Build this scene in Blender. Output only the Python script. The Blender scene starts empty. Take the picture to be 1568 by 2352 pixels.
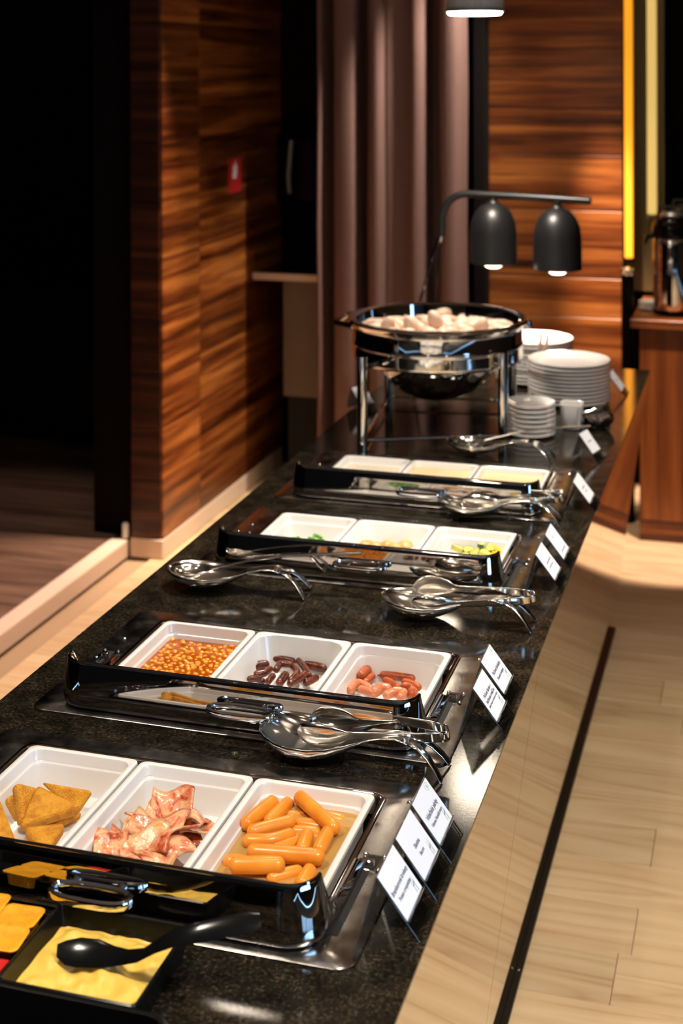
import bpy, bmesh, math, random
from mathutils import Vector, Matrix, Euler
R = random.Random(7)
PI = math.pi
scene = bpy.context.scene
COL = scene.collection

# ------------------------------------------------------------------ camera
cam_d = bpy.data.cameras.new('camera'); cam = bpy.data.objects.new('camera', cam_d); COL.objects.link(cam)
cam_d.sensor_fit = 'HORIZONTAL'; cam_d.sensor_width = 36.0
cam_d.lens = 3334.0 * 36.0 / 1568.0
cam_d.shift_x = 0.00178; cam_d.shift_y = -1031.0 / 1568.0
cam_d.clip_start = 0.05; cam_d.clip_end = 60
cam.matrix_world = (Matrix.Translation((0.3873, 0.0, 1.9)) @ Matrix.Rotation(0.2883, 4, 'Z')
                    @ Matrix.Rotation(PI / 2, 4, 'X') @ Matrix.Rotation(-0.0027, 4, 'Z'))
cam_d.dof.use_dof = True; cam_d.dof.focus_distance = 2.16; cam_d.dof.aperture_fstop = 7.5
scene.camera = cam

# ------------------------------------------------------------------ world, exposure, room lights
world = bpy.data.worlds.new('world'); scene.world = world; world.use_nodes = True
wb = world.node_tree.nodes['Background']
wb.inputs['Color'].default_value = (0.34, 0.62, 1.0, 1); wb.inputs['Strength'].default_value = 7.0
vs = scene.view_settings
vs.view_transform = 'Standard'; vs.look = 'None'; vs.gamma = 1.0; vs.use_curve_mapping = False
vs.exposure = 0.10

def lamp(kind, name, loc, energy, color, target=None, size=0.05, angle=60, blend=0.6, parent=None):
    d = bpy.data.lights.new(name, kind); d.energy = energy; d.color = color
    o = bpy.data.objects.new(name, d); COL.objects.link(o); o.location = loc
    if kind == 'SPOT':
        d.spot_size = math.radians(angle); d.spot_blend = blend; d.shadow_soft_size = size
    elif kind == 'AREA':
        d.size = size
    else:
        d.shadow_soft_size = size
    if target is not None:
        o.rotation_euler = (Vector(target) - Vector(loc)).to_track_quat('-Z', 'Y').to_euler()
    if parent is not None:
        o.parent = parent; o.location = Vector(loc) - parent.location
    return o

WARM = (1.0, 0.80, 0.58); NEUT = (1.0, 0.89, 0.76); PINK = (1.0, 0.74, 0.60)
# recessed spots of the room: (where, x, y, aim, watts, colour, cone, blend); the fixtures are built with the ceiling
SPOTS = [
 ('over the aisle beside the frankfurters', 0.95, 0.9, (0.75, 1.5, 0), 190, NEUT, 84, 0.8),
 ('over the aisle beside the bean warmer', 0.85, 3.0, (0.65, 3.2, 0), 200, NEUT, 78, 0.8),
 ('in front of the walnut cabinet', 0.20, 5.45, (0.0, 5.74, 0), 640, PINK, 15, 0.35),
 ('close before the walnut wall', -0.28, 5.75, (-0.285, 6.3, 1.06), 1000, PINK, 13, 1.0),
 ('washing the walnut wall', -0.42, 5.55, (-0.45, 6.3, 0.9), 95, WARM, 40, 1.0),
 ('beside the timber side wall', -1.05, 5.22, (-1.85, 5.42, 0.05), 330, WARM, 32, 1.0),
 ('over the passage behind the counter', -1.42, 5.20, (-1.62, 4.50, 0), 520, (1.0, 0.68, 0.53), 44, 0.6),
 ('over the dark platform', -3.0, 5.3, (-2.65, 5.0, 0), 60, PINK, 40, 0.7),
 ('before the curtain', -0.35, 5.72, (-1.08, 6.0, 1.35), 250, NEUT, 44, 0.8),
 ('over the counter by the soup warmer', -0.30, 3.55, (-0.35, 3.5, 0), 25, NEUT, 70, 0.8),
 ('over the counter by the bean warmer', -0.15, 2.15, (-0.35, 2.3, 0), 25, NEUT, 70, 0.8),
 ('over the passage beside the beans', -1.35, 2.2, (-1.3, 2.2, 0), 35, NEUT, 70, 0.8),
]

# ------------------------------------------------------------------ node materials
def newmat(name):
    m = bpy.data.materials.new(name); m.use_nodes = True
    nt = m.node_tree; b = nt.nodes['Principled BSDF']
    return m, nt, b

def N(nt, t, **kw):
    n = nt.nodes.new(t)
    for k, v in kw.items():
        if k in n.inputs.keys(): n.inputs[k].default_value = v
        else: setattr(n, k, v)
    return n

def ramp(nt, fac, stops):
    r = nt.nodes.new('ShaderNodeValToRGB'); el = r.color_ramp.elements
    while len(el) < len(stops): el.new(0.5)
    for e, (p, c) in zip(el, stops):
        e.position = p; e.color = (c[0], c[1], c[2], 1)
    nt.links.new(fac, r.inputs['Fac']); return r

def plain(name, color, rough=0.5, metal=0.0, spec=0.5, coat=0.0, var=0.0, vscale=20.0, bump=0.0, bscale=200.0, sss=0.0, emit=None, estr=0.0):
    m, nt, b = newmat(name)
    b.inputs['Base Color'].default_value = (*color, 1); b.inputs['Roughness'].default_value = rough
    b.inputs['Metallic'].default_value = metal; b.inputs['Specular IOR Level'].default_value = spec
    b.inputs['Coat Weight'].default_value = coat; b.inputs['Coat Roughness'].default_value = 0.06
    tc = N(nt, 'ShaderNodeTexCoord')
    if var > 0:
        n = N(nt, 'ShaderNodeTexNoise', Scale=vscale, Detail=4.0, Roughness=0.6)
        nt.links.new(tc.outputs['Object'], n.inputs['Vector'])
        lo = tuple(max(0, c * (1 - var)) for c in color); hi = tuple(min(1, c * (1 + var)) for c in color)
        r = ramp(nt, n.outputs['Fac'], [(0.3, lo), (0.7, hi)])
        nt.links.new(r.outputs['Color'], b.inputs['Base Color'])
    if bump > 0:
        n2 = N(nt, 'ShaderNodeTexNoise', Scale=bscale, Detail=3.0)
        nt.links.new(tc.outputs['Object'], n2.inputs['Vector'])
        bp = N(nt, 'ShaderNodeBump', Strength=bump, Distance=0.002)
        nt.links.new(n2.outputs['Fac'], bp.inputs['Height']); nt.links.new(bp.outputs['Normal'], b.inputs['Normal'])
    if sss > 0:
        b.inputs['Subsurface Weight'].default_value = sss; b.inputs['Subsurface Radius'].default_value = (0.01, 0.004, 0.002)
        b.inputs['Subsurface Scale'].default_value = 0.4
    if emit:
        b.inputs['Emission Color'].default_value = (*emit, 1); b.inputs['Emission Strength'].default_value = estr
    return m

def wood(name, dark, mid, light, axis='X', scale=1.0, rough=0.4, rnd=0.25, stretch=14.0, coat=0.0, detail=5.0):
    """grain runs along the local axis; each board gets its own offset and tint"""
    m, nt, b = newmat(name)
    tc = N(nt, 'ShaderNodeTexCoord'); oi = N(nt, 'ShaderNodeObjectInfo')
    mp = N(nt, 'ShaderNodeMapping')
    s = [stretch * scale] * 3; s['XYZ'.index(axis)] = scale
    mp.inputs['Scale'].default_value = s
    nt.links.new(tc.outputs['Object'], mp.inputs['Vector'])
    mul = N(nt, 'ShaderNodeMath', operation='MULTIPLY'); mul.inputs[1].default_value = 37.0
    nt.links.new(oi.outputs['Random'], mul.inputs[0])
    add = N(nt, 'ShaderNodeVectorMath', operation='ADD')
    nt.links.new(mp.outputs['Vector'], add.inputs[0]); nt.links.new(mul.outputs[0], add.inputs[1])
    n1 = N(nt, 'ShaderNodeTexNoise', Scale=1.0, Detail=detail, Roughness=0.55, Distortion=0.2)
    nt.links.new(add.outputs[0], n1.inputs['Vector'])
    n2 = N(nt, 'ShaderNodeTexNoise', Scale=7.0, Detail=3.0, Roughness=0.6)
    nt.links.new(add.outputs[0], n2.inputs['Vector'])
    mx = N(nt, 'ShaderNodeMath', operation='MULTIPLY_ADD'); mx.inputs[1].default_value = 0.3
    nt.links.new(n2.outputs['Fac'], mx.inputs[0]); nt.links.new(n1.outputs['Fac'], mx.inputs[2])
    r = ramp(nt, mx.outputs[0], [(0.46, dark), (0.64, mid), (0.84, light)])
    hv = N(nt, 'ShaderNodeHueSaturation')
    mr = N(nt, 'ShaderNodeMapRange'); mr.inputs['To Min'].default_value = 1 - rnd; mr.inputs['To Max'].default_value = 1 + rnd
    nt.links.new(oi.outputs['Random'], mr.inputs['Value']); nt.links.new(mr.outputs['Result'], hv.inputs['Value'])
    nt.links.new(r.outputs['Color'], hv.inputs['Color']); nt.links.new(hv.outputs['Color'], b.inputs['Base Color'])
    b.inputs['Roughness'].default_value = rough; b.inputs['Coat Weight'].default_value = coat; b.inputs['Coat Roughness'].default_value = 0.15
    return m

def oak():
    m, nt, b = newmat('light_oak')
    tc = N(nt, 'ShaderNodeTexCoord'); oi = N(nt, 'ShaderNodeObjectInfo')
    mp = N(nt, 'ShaderNodeMapping'); mp.inputs['Scale'].default_value = (0.8, 9.0, 9.0)
    nt.links.new(tc.outputs['Object'], mp.inputs['Vector'])
    mul = N(nt, 'ShaderNodeMath', operation='MULTIPLY'); mul.inputs[1].default_value = 53.0
    nt.links.new(oi.outputs['Random'], mul.inputs[0])
    add = N(nt, 'ShaderNodeVectorMath', operation='ADD')
    nt.links.new(mp.outputs['Vector'], add.inputs[0]); nt.links.new(mul.outputs[0], add.inputs[1])
    nb = N(nt, 'ShaderNodeTexNoise', Scale=0.9, Detail=1.5, Roughness=0.5, Distortion=0.3)
    nt.links.new(add.outputs[0], nb.inputs['Vector'])
    rings = N(nt, 'ShaderNodeMath', operation='MULTIPLY'); rings.inputs[1].default_value = 15.0
    nt.links.new(nb.outputs['Fac'], rings.inputs[0])
    fr = N(nt, 'ShaderNodeMath', operation='PINGPONG'); fr.inputs[1].default_value = 1.0
    nt.links.new(rings.outputs[0], fr.inputs[0])
    nf = N(nt, 'ShaderNodeTexNoise', Scale=3.0, Detail=4.0, Roughness=0.65)
    nt.links.new(add.outputs[0], nf.inputs['Vector'])
    mx = N(nt, 'ShaderNodeMath', operation='MULTIPLY_ADD'); mx.inputs[1].default_value = 0.55
    nt.links.new(nf.outputs['Fac'], mx.inputs[0])
    sc = N(nt, 'ShaderNodeMath', operation='MULTIPLY'); sc.inputs[1].default_value = 0.45
    nt.links.new(fr.outputs[0], sc.inputs[0]); nt.links.new(sc.outputs[0], mx.inputs[2])
    r = ramp(nt, mx.outputs[0], [(0.12, (0.38, 0.235, 0.115)), (0.33, (0.56, 0.385, 0.215)), (0.75, (0.64, 0.47, 0.28))])
    hv = N(nt, 'ShaderNodeHueSaturation')
    mr = N(nt, 'ShaderNodeMapRange'); mr.inputs['To Min'].default_value = 0.90; mr.inputs['To Max'].default_value = 1.08
    nt.links.new(oi.outputs['Random'], mr.inputs['Value']); nt.links.new(mr.outputs['Result'], hv.inputs['Value'])
    nt.links.new(r.outputs['Color'], hv.inputs['Color']); nt.links.new(hv.outputs['Color'], b.inputs['Base Color'])
    b.inputs['Roughness'].default_value = 0.42
    return m

def granite():
    m, nt, b = newmat('black_granite')
    tc = N(nt, 'ShaderNodeTexCoord')
    n1 = N(nt, 'ShaderNodeTexNoise', Scale=190.0, Detail=5.0, Roughness=0.8)
    n2 = N(nt, 'ShaderNodeTexNoise', Scale=22.0, Detail=3.0, Roughness=0.6)
    v = N(nt, 'ShaderNodeTexVoronoi', Scale=230.0)
    for n in (n1, n2, v): nt.links.new(tc.outputs['Object'], n.inputs['Vector'])
    mx = N(nt, 'ShaderNodeMath', operation='MULTIPLY_ADD'); mx.inputs[1].default_value = 0.35
    nt.links.new(n2.outputs['Fac'], mx.inputs[0]); nt.links.new(n1.outputs['Fac'], mx.inputs[2])
    r = ramp(nt, mx.outputs[0], [(0.58, (0.003, 0.0028, 0.0025)), (0.72, (0.019, 0.0145, 0.0092)), (0.90, (0.095, 0.068, 0.042))])
    nt.links.new(r.outputs['Color'], b.inputs['Base Color'])
    b.inputs['Roughness'].default_value = 0.075; b.inputs['Specular IOR Level'].default_value = 0.42
    bp = N(nt, 'ShaderNodeBump', Strength=0.05, Distance=0.0008)
    nt.links.new(n1.outputs['Fac'], bp.inputs['Height']); nt.links.new(bp.outputs['Normal'], b.inputs['Normal'])
    return m

def brushed():
    m, nt, b = newmat('brushed_steel')
    tc = N(nt, 'ShaderNodeTexCoord'); mp = N(nt, 'ShaderNodeMapping'); mp.inputs['Scale'].default_value = (12, 420, 60)
    nt.links.new(tc.outputs['Object'], mp.inputs['Vector'])
    n = N(nt, 'ShaderNodeTexNoise', Scale=1.0, Detail=4.0, Roughness=0.7); nt.links.new(mp.outputs['Vector'], n.inputs['Vector'])
    n3 = N(nt, 'ShaderNodeTexNoise', Scale=14.0, Detail=4.0, Roughness=0.7); nt.links.new(tc.outputs['Object'], n3.inputs['Vector'])
    rr = ramp(nt, n3.outputs['Fac'], [(0.35, (0.14, 0.14, 0.14)), (0.7, (0.32, 0.32, 0.32))])
    nt.links.new(rr.outputs['Color'], b.inputs['Roughness'])
    b.inputs['Base Color'].default_value = (0.47, 0.44, 0.42, 1); b.inputs['Metallic'].default_value = 1.0
    bp = N(nt, 'ShaderNodeBump', Strength=0.10, Distance=0.0006)
    nt.links.new(n.outputs['Fac'], bp.inputs['Height']); nt.links.new(bp.outputs['Normal'], b.inputs['Normal'])
    return m

def acrylic(name, tint=(0.93, 0.95, 0.94), gloss=0.9, haze=0.0):
    m, nt, b = newmat(name); nt.nodes.remove(b)
    out = nt.nodes['Material Output']
    tr = N(nt, 'ShaderNodeBsdfTransparent', Color=(*tint, 1)); gl = N(nt, 'ShaderNodeBsdfGlossy', Color=(1, 1, 1, 1), Roughness=0.03)
    fr = N(nt, 'ShaderNodeFresnel', IOR=1.49); ms = N(nt, 'ShaderNodeMixShader')
    ml = N(nt, 'ShaderNodeMath', operation='MULTIPLY'); ml.inputs[1].default_value = gloss
    nt.links.new(fr.outputs[0], ml.inputs[0]); nt.links.new(ml.outputs[0], ms.inputs[0])
    hz = N(nt, 'ShaderNodeMixShader'); hz.inputs[0].default_value = haze; df = N(nt, 'ShaderNodeBsdfDiffuse', Color=(0.85, 0.85, 0.83, 1))
    nt.links.new(tr.outputs[0], hz.inputs[1]); nt.links.new(df.outputs[0], hz.inputs[2])
    nt.links.new(hz.outputs[0], ms.inputs[1]); nt.links.new(gl.outputs[0], ms.inputs[2]); nt.links.new(ms.outputs[0], out.inputs['Surface'])
    return m

def broth(name, color, dens):
    m, nt, b = newmat(name); nt.nodes.remove(b)
    out = nt.nodes['Material Output']
    tr = N(nt, 'ShaderNodeBsdfTransparent', Color=(1.0, 0.78, 0.42, 1)); gl = N(nt, 'ShaderNodeBsdfGlossy', Color=(1, 1, 1, 1), Roughness=0.04)
    df = N(nt, 'ShaderNodeBsdfDiffuse', Color=(*color, 1))
    m1 = N(nt, 'ShaderNodeMixShader'); m1.inputs[0].default_value = dens
    nt.links.new(tr.outputs[0], m1.inputs[1]); nt.links.new(df.outputs[0], m1.inputs[2])
    fr = N(nt, 'ShaderNodeFresnel', IOR=1.35); ms = N(nt, 'ShaderNodeMixShader')
    nt.links.new(fr.outputs[0], ms.inputs[0]); nt.links.new(m1.outputs[0], ms.inputs[1]); nt.links.new(gl.outputs[0], ms.inputs[2])
    nt.links.new(ms.outputs[0], out.inputs['Surface'])
    return m

def mottled(name, stops, scale, rough=0.3, bump=0.3, bscale=90.0, bdist=0.002, sss=0.0, spec=0.5, detail=5.0, coat=0.0):
    m, nt, b = newmat(name)
    tc = N(nt, 'ShaderNodeTexCoord'); oi = N(nt, 'ShaderNodeObjectInfo')
    add = N(nt, 'ShaderNodeVectorMath', operation='ADD'); mul = N(nt, 'ShaderNodeMath', operation='MULTIPLY'); mul.inputs[1].default_value = 9.0
    nt.links.new(oi.outputs['Random'], mul.inputs[0]); nt.links.new(tc.outputs['Object'], add.inputs[0]); nt.links.new(mul.outputs[0], add.inputs[1])
    n = N(nt, 'ShaderNodeTexNoise', Scale=scale, Detail=detail, Roughness=0.6); nt.links.new(add.outputs[0], n.inputs['Vector'])
    r = ramp(nt, n.outputs['Fac'], stops); nt.links.new(r.outputs['Color'], b.inputs['Base Color'])
    b.inputs['Roughness'].default_value = rough; b.inputs['Specular IOR Level'].default_value = spec; b.inputs['Coat Weight'].default_value = coat
    n2 = N(nt, 'ShaderNodeTexNoise', Scale=bscale, Detail=4.0); nt.links.new(add.outputs[0], n2.inputs['Vector'])
    bp = N(nt, 'ShaderNodeBump', Strength=bump, Distance=bdist); nt.links.new(n2.outputs['Fac'], bp.inputs['Height']); nt.links.new(bp.outputs['Normal'], b.inputs['Normal'])
    if sss:
        b.inputs['Subsurface Weight'].default_value = sss; b.inputs['Subsurface Radius'].default_value = (0.012, 0.005, 0.002); b.inputs['Subsurface Scale'].default_value = 0.4
    return m

M = {}
M['granite'] = granite()
M['mirror'] = plain('bronze_mirror', (0.86, 0.79, 0.69), 0.015, 1.0)
M['steel'] = plain('polished_steel', (0.72, 0.70, 0.68), 0.05, 1.0, bump=0.02, bscale=40)
M['lid'] = plain('mirror_steel', (0.60, 0.57, 0.54), 0.03, 1.0)
M['chrome'] = plain('chrome', (0.80, 0.80, 0.82), 0.06, 1.0)
M['spoon'] = plain('cutlery_steel', (0.86, 0.82, 0.76), 0.15, 1.0, var=0.08, vscale=30)
M['plate_steel'] = brushed()
M['white'] = plain('white_porcelain', (0.80, 0.775, 0.75), 0.14, 0, 0.5, coat=0.5)
M['cup'] = plain('white_china', (0.80, 0.77, 0.74), 0.10, 0, 0.5, coat=0.6)
M['black'] = plain('black_plastic', (0.004, 0.004, 0.004), 0.16, spec=0.25)
M['blackgloss'] = plain('black_melamine', (0.004, 0.004, 0.004), 0.25, spec=0.18)
M['blackmetal'] = plain('black_powder_coat', (0.010, 0.010, 0.011), 0.38, 0.0, 0.6)
M['void'] = plain('dark_interior', (0.006, 0.005, 0.005), 0.8)
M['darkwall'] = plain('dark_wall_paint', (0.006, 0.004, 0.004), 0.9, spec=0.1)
M['ceil'] = plain('pale_ceiling', (0.34, 0.285, 0.235), 0.9)
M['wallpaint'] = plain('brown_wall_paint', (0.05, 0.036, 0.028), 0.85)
M['oak'] = oak()
M['subfloor'] = plain('floor_joint', (0.36, 0.25, 0.15), 0.8)
M['cream'] = plain('cream_trim', (0.72, 0.56, 0.44), 0.5)
M['platform'] = wood('dark_platform_boards', (0.05, 0.026, 0.016), (0.13, 0.072, 0.046), (0.20, 0.12, 0.08), 'X', 1.2, 0.5)
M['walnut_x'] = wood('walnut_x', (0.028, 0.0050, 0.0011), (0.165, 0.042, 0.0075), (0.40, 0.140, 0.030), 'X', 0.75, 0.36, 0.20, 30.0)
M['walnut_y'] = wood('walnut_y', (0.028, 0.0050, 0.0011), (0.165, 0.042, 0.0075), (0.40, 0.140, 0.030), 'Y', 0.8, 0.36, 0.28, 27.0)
M['walnut_shaded'] = wood('shaded_walnut', (0.012, 0.0022, 0.0006), (0.045, 0.010, 0.0025), (0.13, 0.036, 0.009), 'X', 0.75, 0.45, 0.25, 30.0)  # walnut copy with the shade of the end boards put into its colour
M['walnut_z'] = wood('walnut_z', (0.07, 0.014, 0.003), (0.21, 0.055, 0.010), (0.34, 0.105, 0.022), 'Z', 0.8, 0.36, 0.12, 24.0)
M['curtain'] = plain('mauve_curtain', (0.205, 0.118, 0.102), 0.9, spec=0.15, var=0.06, vscale=60, bump=0.2, bscale=900)
M['grey'] = plain('grey_metal', (0.42, 0.42, 0.42), 0.35, 0.8)
M['shadegrey'] = plain('pale_grey_enamel', (0.50, 0.53, 0.55), 0.45)
M['panelgrey'] = plain('grey_brown_laminate', (0.16, 0.115, 0.085), 0.6)
M['brass'] = plain('brass_trim', (0.28, 0.21, 0.09), 0.5, 0.4)
M['red'] = plain('red_sign', (0.55, 0.02, 0.025), 0.5)
M['paper'] = plain('white_card', (0.84, 0.84, 0.88), 0.6)
M['ink'] = plain('dark_ink', (0.05, 0.05, 0.08), 0.7)
M['inkgrey'] = plain('grey_ink', (0.22, 0.23, 0.26), 0.7)
M['green'] = plain('green_ink', (0.02, 0.19, 0.10), 0.7)
M['palegreen'] = plain('pale_green_ink', (0.42, 0.62, 0.47), 0.7)
M['acrylic'] = acrylic('clear_acrylic')
M['acrylic_edge'] = acrylic('hazy_acrylic', haze=0.10)
M['glass'] = acrylic('clear_glass', (0.97, 0.98, 0.98), 1.0)
M['frank'] = mottled('frankfurter_skin', [(0.3, (0.74, 0.235, 0.018)), (0.7, (0.83, 0.335, 0.035))], 26, 0.28, 0.05, 200, 0.001, 0.25, 0.5)
M['dark'] = mottled('roasted_sausage_skin', [(0.3, (0.030, 0.006, 0.003)), (0.55, (0.115, 0.020, 0.007)), (0.78, (0.26, 0.062, 0.014))], 60, 0.2, 0.5, 130, 0.002, 0.0, 0.6)
M['pale'] = mottled('pale_sausage_skin', [(0.28, (0.46, 0.115, 0.05)), (0.55, (0.62, 0.21, 0.10)), (0.75, (0.74, 0.34, 0.20))], 45, 0.25, 0.35, 120, 0.002, 0.15, 0.5)
M['brown'] = mottled('browned_sausage_skin', [(0.28, (0.26, 0.040, 0.012)), (0.55, (0.42, 0.085, 0.022)), (0.78, (0.58, 0.18, 0.05))], 60, 0.25, 0.35, 120, 0.002, 0.1, 0.5)
M['bean'] = mottled('baked_bean', [(0.3, (0.74, 0.24, 0.015)), (0.7, (0.86, 0.42, 0.05))], 30, 0.25, 0.05, 200, 0.001, 0.1)
M['sauce'] = plain('tomato_sauce', (0.36, 0.070, 0.004), 0.08, var=0.2, vscale=40)
M['crumb'] = mottled('golden_crumb', [(0.25, (0.44, 0.14, 0.006)), (0.5, (0.74, 0.31, 0.012)), (0.75, (0.84, 0.43, 0.03))], 70, 0.6, 1.0, 420, 0.003)
M['bacon'] = None
M['mustard'] = plain('mustard', (0.76, 0.50, 0.09), 0.3, var=0.07, vscale=25)
M['amber'] = plain('amber_foil', (0.82, 0.36, 0.012), 0.35, 0.2, var=0.22, vscale=60, bump=0.6, bscale=420)
M['redfoil'] = plain('red_foil', (0.50, 0.012, 0.012), 0.35)
M['leaf'] = plain('green_bean_green', (0.10, 0.30, 0.025), 0.35, var=0.3, vscale=60)
M['zucchini'] = plain('zucchini_flesh', (0.62, 0.58, 0.13), 0.35, var=0.15, vscale=80)
M['zskin'] = plain('zucchini_skin', (0.05, 0.12, 0.02), 0.3)
M['pepper'] = plain('yellow_pepper', (0.80, 0.42, 0.02), 0.3)
M['potato'] = mottled('roast_potato', [(0.3, (0.45, 0.17, 0.03)), (0.6, (0.70, 0.42, 0.16))], 40, 0.4, 0.3, 120)
M['cream_soup'] = plain('pale_semolina', (0.72, 0.62, 0.46), 0.3, var=0.04)
M['yellow_soup'] = plain('yellow_porridge', (0.74, 0.55, 0.30), 0.3, var=0.05)
M['egg'] = mottled('eggshell', [(0.3, (0.72, 0.47, 0.33)), (0.7, (0.84, 0.64, 0.50))], 4, 0.45, 0.05, 300, 0.0006)
M['led'] = plain('amber_light', (0.9, 0.4, 0.03), 0.5, emit=(1.0, 0.36, 0.012), estr=0.86)
M['led_reflection'] = plain('pale_reflection', (0.6, 0.45, 0.15), 0.5, emit=(1.0, 0.66, 0.20), estr=0.62)  # reflection of the amber strip, put in as emission
M['diffuser'] = plain('lamp_diffuser', (0.9, 0.88, 0.82), 0.5, emit=(1.0, 0.86, 0.66), estr=38.0)
M['lens'] = plain('spot_lens', (0.9, 0.88, 0.82), 0.5, emit=(1.0, 0.86, 0.68), estr=30.0)
M['bulb'] = plain('heat_bulb', (0.9, 0.88, 0.82), 0.5, emit=(1.0, 0.80, 0.55), estr=7.0)

def bacon_mat():
    m, nt, b = newmat('bacon')
    tc = N(nt, 'ShaderNodeTexCoord'); oi = N(nt, 'ShaderNodeObjectInfo'); uv = N(nt, 'ShaderNodeUVMap')
    mp = N(nt, 'ShaderNodeMapping'); mp.inputs['Scale'].default_value = (1.3, 1.7, 1.0)
    nt.links.new(uv.outputs['UV'], mp.inputs['Vector'])
    mul = N(nt, 'ShaderNodeMath', operation='MULTIPLY'); mul.inputs[1].default_value = 31.0
    nt.links.new(oi.outputs['Random'], mul.inputs[0])
    add = N(nt, 'ShaderNodeVectorMath', operation='ADD'); nt.links.new(mp.outputs[0], add.inputs[0]); nt.links.new(mul.outputs[0], add.inputs[1])
    n = N(nt, 'ShaderNodeTexNoise', Scale=1.6, Detail=5.0, Roughness=0.6, Distortion=0.5); nt.links.new(add.outputs[0], n.inputs['Vector'])
    r = ramp(nt, n.outputs['Fac'], [(0.28, (0.16, 0.020, 0.008)), (0.37, (0.44, 0.085, 0.030)), (0.46, (0.66, 0.22, 0.11)), (0.57, (0.78, 0.45, 0.25)), (0.72, (0.68, 0.30, 0.045))])
    nt.links.new(r.outputs['Color'], b.inputs['Base Color']); b.inputs['Roughness'].default_value = 0.2
    n2 = N(nt, 'ShaderNodeTexNoise', Scale=120.0, Detail=3.0); nt.links.new(tc.outputs['Object'], n2.inputs['Vector'])
    bp = N(nt, 'ShaderNodeBump', Strength=0.35, Distance=0.002); nt.links.new(n2.outputs['Fac'], bp.inputs['Height']); nt.links.new(bp.outputs['Normal'], b.inputs['Normal'])
    b.inputs['Subsurface Weight'].default_value = 0.12; b.inputs['Subsurface Radius'].default_value = (0.01, 0.004, 0.002); b.inputs['Subsurface Scale'].default_value = 0.3
    return m
M['bacon'] = bacon_mat()

# ------------------------------------------------------------------ mesh helpers
def rrect(cx, cy, w, h, r, n=5):
    r = min(r, w / 2 - 1e-5, h / 2 - 1e-5); out = []
    for qx, qy, a0 in ((1, 1, 0), (-1, 1, 90), (-1, -1, 180), (1, -1, 270)):
        for k in range(n + 1):
            a = math.radians(a0 + 90.0 * k / n)
            out.append((cx + qx * (w / 2 - r) + r * math.cos(a), cy + qy * (h / 2 - r) + r * math.sin(a)))
    return out

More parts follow.
